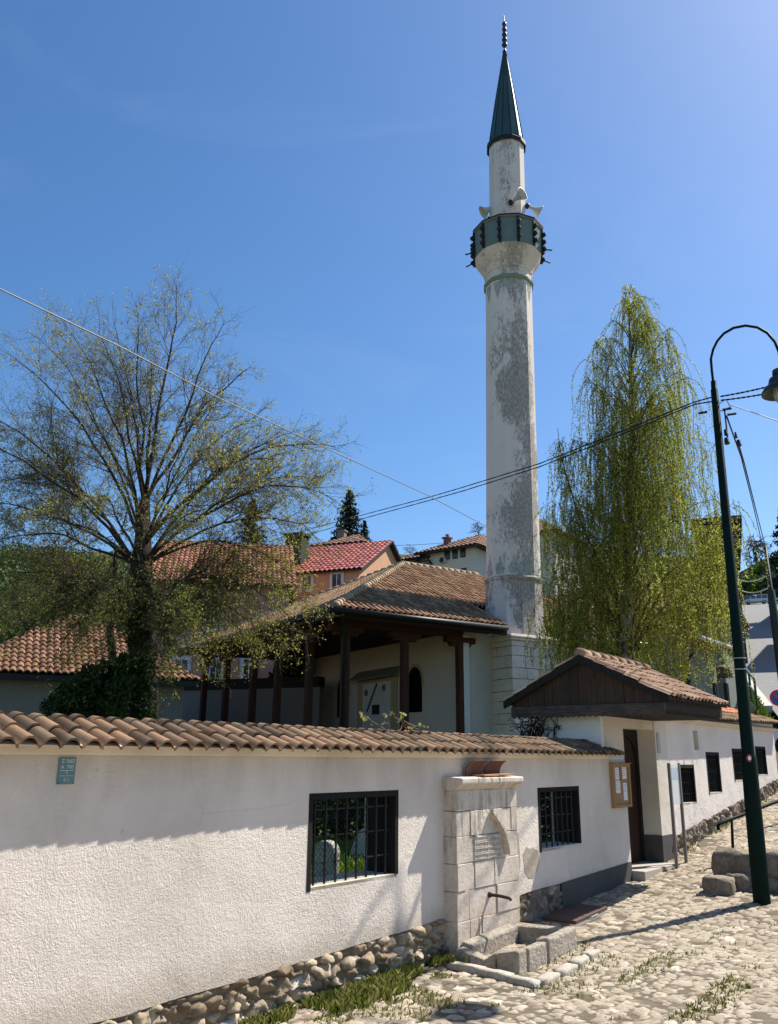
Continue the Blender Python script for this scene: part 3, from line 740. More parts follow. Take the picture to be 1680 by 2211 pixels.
b = MB(); b.box(FW, 12.64, 12.70, -.30, -.05, .45, 1.05); b.build('bottom_batten', wood('worn batten', (.30, .17, .08)), gt_)
b = MB(); b.box(FW, 12.6, 13.9, -.38, .2, .32, .47); b.box(FW, 12.62, 13.2, -.38, .24, .2, .33); b.build('threshold', plain('worn concrete step', (.40, .36, .31), .95, .2, 6), gt_, bevel=.012)
# roof: gable end faces down the lane
ZE, ZA = 2.85, 3.43; YL, YR, YA = -1.30, 1.06, -.12; S0, S1 = 11.52, 14.02
b = MB(); GF = Frame(FW((0, 0, 0)), N, T)
nbd = 17
for i in range(nbd):
    y0 = YL + .02 + (YR - YL - .04) * i / nbd; y1 = YL + .02 + (YR - YL - .04) * (i + 1) / nbd - .006
    zt = lambda y: ZA - .06 - (ZA - ZE - .02) * (abs(y - YA) / (YA - YL if y < YA else YR - YA))
    pl_ = [(y0, 2.7), (y1, 2.7), (y1, zt(y1))] + ([(YA, ZA - .06)] if y0 < YA < y1 else []) + [(y0, zt(y0))]
    b.prism(GF, pl_, S0 + .06 + .004 * (i % 3), S0 + .085, random.random() * .7)
b.build('gable_boards', WD, gt_)
b = MB(); b.box(FW, S0 + .02, S0 + .09, YL + .02, YR - .0, 2.635, 2.74); b.build('tie_beam', WG, gt_, bevel=.008)
def scallop(fr, x0, x1, zt, zb, y0, y1, pitch=.085, amp=.035):
    m_ = MB(); n_ = int((x1 - x0) / pitch); p = (x1 - x0) / n_
    pts2 = [(x1, zt), (x0, zt)]
    for i in range(n_):
        for q in np.linspace(0, 1, 5)[:-1]: pts2.append((x0 + (i + q) * p, zb - amp * abs(math.sin(math.pi * q))))
    pts2.append((x1, zb)); m_.prism(fr, pts2, y0, y1); return m_
scallop(GF, YL + .02, YR, 2.64, 2.605, S0 + .03, S0 + .05).build('valance', WG, gt_)
scallop(FW, S0 + .05, S1, 2.86, 2.66, YR - .03, YR - .005).build('eave_valance', wood('dark eave board', (.05, .042, .036), (2, 2, 12)), gt_)
b = MB()
for ya, yb in ((YA, YL - .08), (YA, YR + .08)):
    sl_ = (ZA - ZE) / abs((YL if yb < ya else YR) - YA); zb_ = ZA - sl_ * abs(yb - ya)
    b.prism(GF, [(ya, ZA + .01), (yb, zb_ + .01), (yb, zb_ - .09), (ya, ZA - .10)], S0 - .03, S0 + .02)
b.build('bargeboard', WB, gt_)
b = MB()
for ya, yb in ((YA, YL - .08), (YA, YR + .08)):
    sl_ = (ZA - ZE) / abs((YL if yb < ya else YR) - YA); zb_ = ZA - sl_ * abs(yb - ya)
    b.prism(GF, [(ya, ZA), (yb, zb_), (yb, zb_ - .035), (ya, ZA - .035)], S0 + .02, S1)
b.build('roof_deck', WB, gt_)
sh = []
for yb, sd in ((YR + .1, 1), (YL - .1, -1)):
    sl_ = (ZA - ZE) / abs((YL if sd < 0 else YR) - YA); zb_ = ZA - sl_ * abs(yb - YA)
    o = FW((S0 - .02, yb, zb_ + .005)); v = FW((0, YA, ZA + .005)) - FW((0, yb, zb_ + .005))
    sh.append(tiles(o, T, v, S1 - S0 + .04, np.linalg.norm(v), .15, .24, .045, .016, 12 + sd, .05, .008, 10, 0, .02, True))
GTILE = tilemat('gatehouse clay tile', (.17, .095, .06), (.27, .16, .10), (.38, .24, .155), (.22, .165, .105), .6, 5)
tile_obj('tile_roof', sh, GTILE, gt_)
b = MB()
for i in range(8): b.tube([FW((S0 + .0 + i * .32, YA, ZA + .035)), FW((S0 + .34 + i * .32, YA, ZA + .025))], [.085, .07], 10, a=random.random())
b.build('ridge_tiles', GTILE, gt_, smooth=True)
b = MB(); b.box(FW, S0 + .1, S1 - .05, YL + .05, YR - .04, 2.60, 2.63); b.build('soffit', WB, gt_)
# notice board
OAK = wood('light brown notice board timber', (.42, .25, .12), (5, 5, 1.2), .7)
nb = thing('notice_board', 'light wooden notice board with four pinned white sheets beside the gate door', 'notice board', FW((12.36, .03, 1.6)))
b = MB(); b.box(FW, 12.06, 12.66, .0, .03, 1.345, 1.925); b.build('board', OAK, nb)
b = MB()
for q in ((12.05, 12.1, 1.335, 1.935), (12.62, 12.67, 1.335, 1.935), (12.1, 12.62, 1.89, 1.935), (12.1, 12.62, 1.335, 1.375), (12.33, 12.375, 1.7, 1.89)): b.box(FW, q[0], q[1], .0, .055, q[2], q[3])
b.box(FW, 12.04, 12.68, .0, .075, 1.935, 1.95)
b.build('frame', OAK, nb, bevel=.004)
PAP = plain('paper', (.78, .77, .76), .9, .04); INK = plain('ink', (.25, .25, .27), .9, .1)
for x0, x1, z0_, z1_ in ((12.17, 12.31, 1.72, 1.885), (12.40, 12.57, 1.725, 1.895), (12.17, 12.32, 1.535, 1.705), (12.43, 12.56, 1.43, 1.67)):
    b = MB(); b.box(FW, x0, x1, .031, .034, z0_, z1_); p_ = b.build('sheet', PAP, nb)
    b = MB()
    for j in range(5): b.box(FW, x0 + .015, x1 - .02 - .03 * ((j * 7) % 3), .034, .0352, z1_ - .03 - j * .024, z1_ - .025 - j * .024)
    b.build('print', INK, p_)
# house number plate by the gate
npd = thing('number_plate', 'narrow small grey number plate on the wall right of the gate door', 'sign', FW((13.98, .005, 2.2)))
MB().box(FW, 13.94, 14.06, .004, .018, 2.1, 2.42).build('plate', plain('grey plate', (.38, .38, .37), .5, .2), npd, bevel=.003)
b = MB(); b.text(FW, '1', .12, .0195, 14.0, 2.26); b.build('numeral', PAP, npd, recalc=False)
# ------------------------------------------------------------------ street wall, upper stretch
wl2 = thing('lane_wall', 'whitewashed upper lane wall with four small barred windows and stone footing beyond the gate', 'wall', FW((17, 0, .8)))
def pb2(s): return np.interp(s, [13, 14.83, 18.16, 20.66, 21.2], [.66, .87, 1.25, 1.58, 1.64])
zt2 = lambda s: float(np.interp(s, [14, 21.1], [2.645, 2.79]))
WH = [(14.83, 15.62, 1.30, 1.92), (16.30, 17.06, 1.43, 2.14), (17.88, 18.75, 1.62, 2.22), (19.5, 20.28, 1.71, 2.285)]
PL2 = plaster('lane wall plaster', (.83, .74, .655), 60, .7, .018, dirtamt=.25)
wall_face(MB(), (14.38, 21.1), zt2, pb2, WH + [(15.72, 15.98, 2.17, 2.50)], -.4, 0.0, seed=3).build('plaster_face', PL2, wl2, recalc=False)
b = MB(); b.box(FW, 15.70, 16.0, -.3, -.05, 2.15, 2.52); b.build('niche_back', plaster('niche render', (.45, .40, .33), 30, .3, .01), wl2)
for H in WH: barred(wl2, H, 7, -.3, 3, False, .016)
b = MB()
for H in WH: b.quad(FW((H[0], -.31, H[2])), FW((H[1], -.31, H[2])), FW((H[1], -.31, H[3])), FW((H[0], -.31, H[3])))
b.build('window_backs', plain('dark window backing', (.02, .02, .022), .8, .3), wl2)  # one flat dark sheet closes each window opening
wall_rubble('upright footing stone', 14.3, 21.14, lambda s: gs(s) - .1, lambda s: pb2(s) + .01, wl2, .08, .26, 33, .06, (.36, .30, .23), (.23, .19, .14), -.05, .02)
o = FW((13.7, .2, 2.645)); v = FW((0, -.3, 2.82)) - FW((0, .2, 2.645)); uu = FW((21.25, .2, 2.79)) - o
tile_obj('tile_coping', [tiles(o, uu, v, 7.6, np.linalg.norm(v), .15, .25, .04, .016, 61)], TILE, wl2)
o = FW((13.7, -.75, 2.655)); v = FW((0, -.3, 2.82)) - FW((0, -.75, 2.655))
b = MB(); b.prism(Frame(FW((0, 0, 0)), N, T), [(.15, 2.67), (-.3, 2.83), (-.75, 2.7), (-.4, 2.6), (0, 2.6)], 13.9, 21.0); b.build('mortar_bed', CAPW, wl2)
# second tiled coping behind, brighter red
sh_ = thing('lean_to_shed', 'low shed with bright orange-red tile edge showing above the far end of the lane wall', 'shed', FW((19.4, -1.6, 1.2)))
o = FW((17.6, -.62, 2.95)); v = FW((0, -1.7, 3.30)) - FW((0, -.62, 2.95)); uu = FW((22.0, -.62, 3.0)) - o
tile_obj('tile_roof', [tiles(o, uu, v, 4.4, np.linalg.norm(v), .2, .3, .05, .018, 63)], tilemat('red shed tile', (.42, .13, .05), (.55, .19, .08), (.62, .25, .12), (.4, .2, .1), .2), sh_)
MB().box(FW, 17.7, 21.9, -1.7, -.7, 1.2, 2.95).build('wall', plaster('shed render', (.30, .28, .25), 20, .4), sh_)
# information sign on two posts
si = thing('information_sign', 'pale sheet-metal information sign on two thin posts standing before the lane wall', 'sign', FW((13.8, .3, gs(13.8))))
ST = plain('galvanised post', (.22, .20, .19), .55, .2, 10, .3)
for x in (13.60, 14.02): MB().box(FW, x - .022, x + .022, .278, .322, gs(x) - .02, 1.95).build('post', ST, si, bevel=.004)
MB().box(FW, 13.63, 14.0, .288, .302, 1.34, 1.94).build('panel', plain('pale sign sheet', (.62, .64, .62), .5, .08), si, bevel=.003)
b = MB(); b.box(FW, 13.66, 13.97, .302, .3035, 1.70, 1.88); b.build('printed_field', plain('pale blue print', (.42, .50, .55), .5, .1), si)
# ------------------------------------------------------------------ steps, hand rail
SM = stone('step stone', (.36, .30, .225), (.18, .145, .105), 5, .5, 24, None, .8, .03)
stn = [((12.30, 1.33), .28, .28, .20, .42, 'squared front step stone with a sunlit top at the left end of the low steps'),
       ((12.62, 1.50), .26, .22, .24, .42, 'small stone tucked into the shade behind the front step stone'),
       ((12.92, 1.30), .34, .30, .36, .60, 'upper step stone at the left corner below the hand rail'),
       ((12.90, 1.60), .34, .30, .35, .60, 'upper step stone beside the corner stone, half behind the lamp post'),
       ((12.92, 1.93), .36, .34, .36, .62, 'upper step stone directly right of the lamp post'),
       ((12.95, 2.30), .38, .36, .37, .64, 'upper step stone near the right picture edge'),
       ((12.80, 1.78), .24, .30, .2, .42, 'shaded stone at the foot of the upper row behind the lamp post'),
       ((12.82, 2.12), .24, .32, .2, .44, 'shaded stone at the foot of the upper row right of the lamp post'),
       ((12.98, 2.68), .38, .38, .38, .66, 'last upper step stone running out of the picture')]
for i, ((x, y), L, W_, H_, z, lb) in enumerate(stn):
    lump('step_stone', (x, y, z - .03), 0, L * 1.15, W_ * 1.35, H_ * 1.35, lb, 'step stone', 'rough stones of the low steps', SM, 70 + i, yaw=.1 * ((i * 5) % 3 - 1))
GRN = plain('dark green paint', (.004, .0145, .010), .6, .35, 5, 0, .08, .1, 30)
hr = thing('hand_rail', 'dark green steel hand rail with one post above the low stone steps', 'hand rail', FW((13.4, 1.22, .6)))
pA = inter(1583, 1860, (5.5, 13.95, 0), (0, 1, 0)); pT = inter(1580, 1768, pA, (0, 1, 0))
b = MB(); b.tube([pA - np.array([0, 0, .05]), pT], .022, 8); b.build('post', GRN, hr, smooth=True)
rd = nrm(np.array([.78, .45, .10])); p0 = pT - rd * .42
e_ = inter(1700, 1722, pT, np.cross(rd, np.array([0, 0, 1.]) - rd * rd[2]))
rd = nrm(np.array([e_[0], e_[1], e_[2]]) - pT); p0 = pT - rd * .33
b = MB(); b.tube([p0 + np.array([0, 0, -.085]), p0 + np.array([0, 0, -.03]), p0 + rd * .04, pT, pT + rd * 1.1, pT + rd * 2.6], .026, 8); b.build('rail', GRN, hr, smooth=True)
b = MB(); q = pT + rd * 2.3; b.tube([q - np.array([0, 0, .75]), q], .022, 8); b.build('post', GRN, hr, smooth=True)
# ------------------------------------------------------------------ mosque
MW = wood('red brown porch timber', (.085, .036, .022), (9, 9, .8), .5)
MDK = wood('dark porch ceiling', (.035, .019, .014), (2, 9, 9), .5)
FAC = plaster('mosque facade plaster', (.56, .485, .40), 12, .15, .008, dirtamt=.2, fine=False)
mo = thing('mosque', 'low mosque with broad tiled hip roof, timber porch and cream facade behind the street wall', 'mosque', FM((6, 4.6, 1)))
OV = .82; Wd = 9.32; XE = 13.0
fac = MB()
fac.box(FM, 3.75, 4.1, .0, Wd, 1.0, 5.45)
fac.build('facade', FAC, mo)
b = MB(); b.box(FM, 4.1, XE - .9, 0.0, .3, 1.0, 5.45); b.box(FM, 4.1, XE - .9, Wd - .3, Wd, 1.0, 5.45); b.box(FM, XE - 1.2, XE - .9, .3, Wd - .3, 1.0, 5.45); b.build('side_walls', plaster('mosque side plaster', (.55, .52, .46), 12, .15, .008, fine=False), mo)
b = MB(); b.box(FM, -.35, 3.75, -.3, Wd + .3, .4, 1.15); b.build('porch_floor', plain('porch stone floor', (.22, .2, .17), .9, .2, 3), mo)
FX = Frame(FM((0, 0, 0)), D1, -D2)                         # facade drawing frame: x along the facade (leftwards), y out of it
def ogive(x0, x1, z0, zs, zt, n=8):
    xm = (x0 + x1) / 2; w_ = (x1 - x0) / 2
    L_ = [(x0 + w_ * (1 - math.cos(t)) * 1.0, zs + (zt - zs) * (math.sin(t)) ** .85) for t in np.linspace(0, math.pi / 2, n)]
    R__ = [(x1 - (p[0] - x0), p[1]) for p in L_[::-1]][1:]
    return [(x0, z0)] + L_ + R__ + [(x1, z0)]
DK = plain('dark window glass', (.006, .006, .007), .9, .3, 3, 0, .0, .0)
OCH = plaster('ochre painted band', (.42, .31, .17), 10, .1, .006, fine=False); NICHE = plaster('portal pale panel', (.56, .54, .48), 10, .1, .006, fine=False)
for x0, x1 in ((1.92, 2.66), (6.15, 6.9)):
    b = MB(); b.prism(FX, ogive(x0 - .1, x1 + .1, 4.0, 4.06, 4.72), -3.765, -3.74); fr_ = b.build('window', OCH, mo)
    b = MB(); b.prism(FX, ogive(x0, x1, 3.29, 4.05, 4.61), -3.78, -3.735); b.build('pane', DK, fr_)
b = MB(); b.box(FX, 3.2, 5.55, -3.76, -3.72, 1.2, 4.42); po = b.build('portal', OCH, mo)
b = MB(); b.box(FX, 3.55, 5.2, -3.74, -3.71, 1.2, 4.28); b.build('portal_panel', NICHE, po)
b = MB()
for i in range(9):
    y = 4.93 - i * .066; z = 3.38 + i * .095; b.box(FX, y - .062, y + .0, -3.72, -3.695, z, z + .125)
b.box(FX, 4.18, 4.60, -3.72, -3.695, 3.30, 3.60)
b.build('stepped_moulding', plain('black paint', (.012, .012, .014), .7, .2), po)
b = MB()
for i in range(8): y = 3.86 + i * .06; z = 3.42 + i * .1; b.box(FX, y - .05, y, -3.715, -3.705, z, z + .1)
b.build('faded_moulding', plaster('faded moulding', (.42, .44, .38), 10, .1, .006, fine=False), po)
for y, z in ((4.98, 4.0), (3.92, 4.1)):
    b = MB(); P_ = [FX((y + .08 * math.cos(t), -3.70, z + .10 * math.sin(t))) for t in np.linspace(0, 2 * math.pi, 17)]; b.tube(P_, .014, 5, False); b.tube([FX((y, -3.70, z - .05)), FX((y, -3.70, z + .05))], .02, 5); b.build('roundel', plain('black paint', (.012, .012, .014)), po)
b = MB(); b.add([FX(p) for p in ((3.12, -3.74, 4.72), (5.5, -3.74, 4.70), (5.72, -3.42, 4.42), (3.08, -3.42, 4.46), (3.12, -3.74, 4.66), (5.5, -3.74, 4.64), (5.72, -3.42, 4.37), (3.08, -3.42, 4.41))], [(0, 1, 2, 3), (7, 6, 5, 4), (2, 3, 7, 6), (0, 3, 7, 4), (1, 2, 6, 5)])
b.build('door_hood', plain('hood slate', (.17, .155, .13), .9, .2), po)
for xq in (3.69,):
    MB().box(FM, 3.72, 3.92, -.12, .02, 1.1, 5.3).build('corner_pilaster', plaster('pale corner pilaster', (.62, .61, .58), 10, .1, .006, fine=False), mo)
cols_ = [(0, 0), (0, 1.93), (0, 3.86), (0, 5.56), (0, 7.68), (0, 9.6), (1.82, 0), (3.66, -.02)]
for i, (x, y) in enumerate(cols_):
    b = MB(); r_ = .095
    b.box(FM, x - r_, x + r_, y - r_, y + r_, 1.15, 5.08); o_ = b.build('column', MW, mo, bevel=.02)
    b = MB()
    d_ = 0 if y > .1 else 1
    e1 = (.5, .11) if d_ else (.11, .5)
    b.box(FM, x - e1[0], x + e1[0], y - e1[1], y + e1[1], 5.08, 5.24); b.box(FM, x - e1[0] * .7, x + e1[0] * .7, y - e1[1] * .7 if not d_ else y - .1, y + e1[1] * .7 if not d_ else y + .1, 4.99, 5.08)
    b.build('bracket', MW, o_, bevel=.02)
b = MB(); b.box(FM, -.1, .1, -.1, Wd + .4, 5.24, 5.42); b.box(FM, .1, 3.75, -.1, .1, 5.24, 5.42); b.build('porch_beam', MW, mo)
GX0, GX1, GY = 4.72, 6.68, .86                            # the roof is cut back round the minaret
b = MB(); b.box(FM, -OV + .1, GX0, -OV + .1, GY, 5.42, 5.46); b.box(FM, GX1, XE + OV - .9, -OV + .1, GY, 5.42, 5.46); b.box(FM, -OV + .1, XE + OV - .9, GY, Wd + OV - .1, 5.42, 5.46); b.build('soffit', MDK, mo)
ZEV = 5.50; ZR = 8.28; MX = 4.9; MY = Wd / 2
A_ = np.array([-OV, -OV, ZEV]); B_ = np.array([-OV, Wd + OV, ZEV]); R1 = np.array([MX, MY, ZR]); XR = XE + OV
R2 = np.array([XR - 5.7, MY, ZR]); C_ = np.array([XR, -OV, ZEV]); D_ = np.array([XR, Wd + OV, ZEV])
b = MB()
dn = np.array([0, 0, .05])
rz = lambda x, y: np.array([x, y, ZEV + (y + OV) * (ZR - ZEV) / (MY + OV)])
hy = lambda x: -OV + (x + OV) * (MY + OV) / (MX + OV)
for q in ((A_, rz(GX0, -OV), rz(GX0, hy(GX0))), (rz(GX0, GY), rz(GX1, GY), rz(GX1, MY), R1, rz(GX0, hy(GX0))), (rz(GX1, -OV), C_, R2, rz(GX1, MY)), (B_, D_, R2, R1), (A_, B_, R1), (C_, D_, R2)):
    b.add([FM(p - dn) for p in q], [tuple(range(len(q)))])
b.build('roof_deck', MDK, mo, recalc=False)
MT = tilemat('mosque clay tile', (.17, .088, .045), (.27, .15, .08), (.37, .22, .125), (.25, .18, .09), .4, 3)
def hipsheet(p, q, top, seed, planes, pitch=.18, course=.36):
    u = FM(q) - FM(p); L = np.linalg.norm(u); u = u / L
    v = FM(top) - FM(p); v = v - u * v.dot(u); H_ = np.linalg.norm(v)
    V, F, A = tiles(FM(p), u, v, L, H_, pitch, course, .105, .011, seed, .04, .005, 8, 0, 0, True)
    return clip_np(V, F, A, planes)
def hplane(p, q, keep):
    a, c, k = FM(p), FM(q), FM(keep); d = nrm(c - a); n_ = np.cross(d, (0, 0, 1)); n_ = nrm(n_)
    if (k - a).dot(n_) > 0: n_ = -n_
    return (a, n_)
def roofpart(name, me, m, parent):
    org = nporg(parent); me.transform(Matrix.Translation(Vector(-org))); me.name = name; return finish(me, name, m, parent, None, True)
front = (A_ + C_) / 2
rme = hipsheet(A_, C_, R1, 21, [hplane(A_, R1, front), hplane(C_, R2, front)])
bmr = bmesh.new(); bmr.from_mesh(rme); gone = []
for f in bmr.faces:
    q = FM.inv(np.array(f.calc_center_median()))
    if GX0 + .03 < q[0] < GX1 - .03 and q[1] < GY: gone.append(f)
bmesh.ops.delete(bmr, geom=gone, context='FACES'); bmr.to_mesh(rme); bmr.free()
roofpart('roof', rme, MT, mo)
pf_ = (A_ + B_) / 2
roofpart('roof', hipsheet(A_, B_, R1, 22, [hplane(A_, R1, pf_), hplane(B_, R1, pf_)]), MT, mo)
b = MB()
for p, q in ((A_, R1), (R1, R2), (B_, R1)):
    L = np.linalg.norm(q - p); n_ = int(L / .25); zz = np.array([0, 0, .06])
    for i in range(n_):
        b.tube([FM(p + (q - p) * (i / n_) + zz + np.array([0, 0, .02])), FM(p + (q - p) * ((i + 1.1) / n_) + zz)], [.115, .095] if (q - p)[2] > 0.1 else [.105, .095], 10, True, random.random())
b.build('ridge_tiles', tilemat('pale ridge tile', (.30, .22, .14), (.38, .28, .18), (.45, .33, .22), (.25, .21, .13), .4), mo, smooth=True)
GUT = plain('black gutter', (.014, .013, .013), .5, .3)
b = MB()
for p, q in (((-OV - .07, -OV - .07, ZEV - .03), (4.66, -OV - .07, ZEV - .03)), ((-OV - .07, -OV - .07, ZEV - .03), (-OV - .07, Wd + OV, ZEV - .03))):
    b.tube([FM(p), FM(q)], .075, 8)
b.build('gutter', GUT, mo, smooth=True)
b = MB(); b.tube([FM((6.9, -OV - .07, ZEV - .05)), FM((XR, -OV - .07, ZEV - .05))], .07, 8); b.build('gutter', plain('pale zinc gutter', (.55, .56, .55), .4, .1, 6, .4), mo, smooth=True)
b = MB(); b.box(FM, -OV, GX0, -OV + .0, -OV + .04, ZEV - .2, ZEV - .02); b.box(FM, GX1, XR, -OV + .0, -OV + .04, ZEV - .2, ZEV - .02); b.box(FM, -OV, -OV + .04, -OV + .04, Wd + OV, ZEV - .2, ZEV - .02); b.build('fascia', MDK, mo)
b = MB(); b.tube([FM((-.6, -OV - .05, 5.44)), FM((-.45, -.6, 5.30)), FM((-.12, -.16, 5.0)), FM((-.10, -.15, 1.2))], .055, 8); b.build('downpipe', GUT, mo, smooth=True)
# ------------------------------------------------------------------ minaret
MC = np.array([3.75, 25.3, 0.0]); LEAN = .0165
ML = Frame(MC, (1, 0, 0), (0, 1, 0)); LZ0 = 7.26
def lean(z): return LEAN * (z - LZ0)
def mlathe(prof, n=12, rot=rad(9), a=0.0, cap=True):
    V = []; m = len(prof)
    for r, z in prof:
        for k in range(n):
            t = rot + 2 * math.pi * k / n; V.append(ML((r * math.cos(t) + lean(z), r * math.sin(t), z)))
    F = [(i * n + k, i * n + (k + 1) % n, (i + 1) * n + (k + 1) % n, (i + 1) * n + k) for i in range(m - 1) for k in range(n)]
    if cap: F += [tuple(range(n - 1, -1, -1)), tuple(range((m - 1) * n, m * n))]
    return MB().add(V, F, a)
def mina_mat(name, c, amt, bias, thr=.52):
    def f():
        m = NT(name, .93, .1)
        col = m.mix(m.noise(1.2, 5), tuple(x * .92 for x in c), tuple(x * 1.05 for x in c))
        sx = m.n('ShaderNodeSeparateXYZ'); m.l(m.tc.outputs['Object'], sx.inputs[0])
        side = m.ramp(sx.outputs[0], [(.30, 0.), (.42, .8), (.60, 1.), (.75, .6)]) if False else m.ramp(m.math('ADD', m.math('MULTIPLY', sx.outputs[0], .55), .5), [(.22, .15), (.42, .55), (.62, 1.), (.84, .9), (.97, .2)])
        big = m.noise(.55, 3, .55, m.co((1, 1, .5)), .2)
        det = m.noise(4.2, 10, .82, m.co((1.8, 1.8, .8)), .1)
        fin = m.noise(16, 5, .7, m.co((1.5, 1.5, .5)))
        v = m.math('ADD', m.math('MULTIPLY', m.math('SUBTRACT', big, .5), .62), m.math('ADD', m.math('MULTIPLY', det, .46), .19))
        v = m.math('ADD', v, m.math('MULTIPLY', fin, .22))
        v = m.math('ADD', v, m.math('MULTIPLY', side, bias))
        mask = m.ramp(v, [(thr + .09, 0.), (thr + .13, 1.)])
        mask = m.math('MULTIPLY', mask, m.ramp(m.noise(20, 4, .7, m.co((1.3, 1.3, .5))), [(.40, .55), (.54, 1.)]))
        dirt = m.mix(m.noise(9, 5, .65), (.115, .105, .09), (.26, .24, .205))
        col = m.mix(m.math('MULTIPLY', mask, amt), col, dirt)
        m.col(col); m.bump(m.math('MULTIPLY', mask, -1.0), .25, .01); m.bump(m.noise(12, 5), .3, .015)
        return m.m
    return mat(name, f)
MPL = mina_mat('minaret plaster', (.80, .69, .60), .80, .14, .520); MPB = mina_mat('minaret foot plaster', (.72, .63, .555), .85, .20, .475); MPC = mina_mat('minaret corbel plaster', (.78, .665, .56), .7, .08, .53)
mi = thing('minaret', 'tall weathered white minaret with green balcony and pointed green roof beside the mosque', 'minaret', MC + np.array([0, 0, .6]))
def corner_angle(): return math.atan2(-1, -.05)
PC = np.array(FM((5.70, .0, 0))); PF = Frame(PC, D2, D1)
h_ = .87
ASH = stone('whitewashed ashlar', (.80, .70, .60), (.66, .57, .475), 3, .35, 25, None, .4, .015)
b = MB(); b.box(PF, -h_ + .02, h_ - .02, -h_ + .02, h_ - .02, .4, 5.2); ped = b.build('pedestal', plain('dark ashlar joints', (.07, .065, .055), .95, .4, 8), mi)
b = MB(); rg = random.Random(8)
z = .4
while z < 5.15:
    hh = rg.choice([.26, .3, .34, .28]); z1 = min(z + hh, 5.18)
    for face in range(4):
        x = -h_
        while x < h_ - .05:
            wv = rg.uniform(.35, .75); x1 = min(x + wv, h_)
            if h_ - x1 < .2: x1 = h_
            g_ = .007 + rg.random() * .012; dp = rg.uniform(-.008, .008)
            a_ = rg.random() * .6
            if face == 0: b.box(PF, x + g_ / 2, x1 - g_ / 2, -h_ - dp, -h_ + .05, z + g_ / 2, z1 - g_ / 2, a_, .004)
            if face == 1: b.box(PF, -h_ - dp, -h_ + .05, x + g_ / 2, x1 - g_ / 2, z + g_ / 2, z1 - g_ / 2, a_, .004)
            if face == 2: b.box(PF, h_ - .05, h_ + dp, x + g_ / 2, x1 - g_ / 2, z + g_ / 2, z1 - g_ / 2, a_, .004)
            x = x1
    z = z1
b.build('ashlar_blocks', ASH, ped, bevel=.01)
b = MB()
for e, z0, z1 in ((.06, 5.18, 5.25), (.10, 5.25, 5.31), (.07, 5.31, 5.35)): b.box(PF, -h_ - e, h_ + e, -h_ - e, h_ + e, z0, z1)
b.build('cornice', ASH, mi, bevel=.02)
b = MB(); n = 12
sq = []
for k in range(n):
    t = rad(9) + 2 * math.pi * k / n; c_, s_ = math.cos(t), math.sin(t)
    dv = np.array([c_, s_, 0]); q = max(abs(dv.dot(D2)), abs(dv.dot(D1)))
    sq.append(min(.99, .86 / q))
V = []
for i, z in enumerate((5.33, 5.9, 6.5, 7.03)):
    for k in range(n):
        t = rad(9) + 2 * math.pi * k / n; f_ = [1, .5, .15, 0][i]; r_ = .845 * (1 - f_) + sq[k] * f_ * .97
        cx = np.array([lean(z), 0]) * (1) ; base = PC[:2] - MC[:2]
        V.append(ML((r_ * math.cos(t) + (lean(z)) * (1 - f_) + base[0] * f_, r_ * math.sin(t) + base[1] * f_, z)))
F = [(i * n + k, i * n + (k + 1) % n, (i + 1) * n + (k + 1) % n, (i + 1) * n + k) for i in range(3) for k in range(n)] + [tuple(range(3 * n, 4 * n))]
b.add(V, F); b.build('transition', MPB, mi)
mlathe([(.85, 7.02), (.885, 7.06), (.89, 7.10), (.85, 7.15)]).build('base_ring', MPB, mi)
mlathe([(.835, 7.13), (.80, 12), (.775, 16.99)]).build('shaft', MPL, mi)
def faded():
    m = NT('faded green paint', .95, .1); m.col(m.mix(m.ramp(m.noise(7, 8, .75), [(.44, 0.), (.58, 1.)]), (.27, .345, .285), (.52, .475, .41))); m.bump(m.noise(12, 4), .2, .006); return m.m
GRP = mat('faded green paint', faded)
mlathe([(.79, 16.95), (.835, 17.0), (.84, 17.06), (.79, 17.12)]).build('green_ring', plaster('mossy green ring', (.25, .29, .21), 9, .2, .006, dirtamt=.5, fine=False), mi)
b = MB(); g2 = MB()
for zc, sg, mb_ in ((16.88, -1, b), (7.2, 1, g2)):
    for k in range(12):
        t0, t1 = rad(9) + 2 * math.pi * k / 12, rad(9) + 2 * math.pi * (k + 1) / 12
        rr = .778 if sg < 0 else .835
        hs = .62 if sg < 0 else .55
        p0 = np.array([rr * math.cos(t0), rr * math.sin(t0)]); p1 = np.array([rr * math.cos(t1), rr * math.sin(t1)])
        nn = (p0 + p1); nn /= np.linalg.norm(nn)
        sh_p = [(.16, 0), (.84, 0), (.84, .12), (.74, .22), (.80, .36), (.70, .5), (.66, .68), (.56, .84), (.5, 1), (.44, .84), (.34, .68), (.30, .5), (.20, .36), (.26, .22), (.16, .12)] if sg < 0 else \
               [(.2, 0), (.8, 0), (.8, .16), (.9, .28), (.72, .40), (.78, .55), (.62, .66), (.58, .85), (.5, 1), (.42, .85), (.38, .66), (.22, .55), (.28, .40), (.1, .28), (.2, .16)]
        V = []
        for x, zz in sh_p:
            z = zc + sg * zz * hs; c_ = rr * (1 - (0.0066 * (z - zc) if sg > 0 else 0.0)) / rr
            q = (p0 * (1 - x) + p1 * x) * c_ + nn * .006
            V.append(ML((q[0] + lean(z), q[1], z)))
        mb_.add(V, [tuple(range(len(V)))])
b.build('painted_motifs', GRP, mi, recalc=False); g2.build('painted_motifs', GRP, mi, recalc=False)
mlathe([(.775, 17.10), (.77, 17.36), (.775, 17.40)]).build('neck', MPC, mi)
mlathe([(.78, 17.38), (.81, 17.40), (.80, 17.43), (.86, 17.60), (1.02, 17.86), (1.11, 18.02), (1.12, 18.12)]).build('corbel', MPC, mi)
BG = plaster('balcony green panel', (.17, .235, .21), 6, .3, .01, dirt=(.10, .10, .09), dirtamt=.35, fine=False)
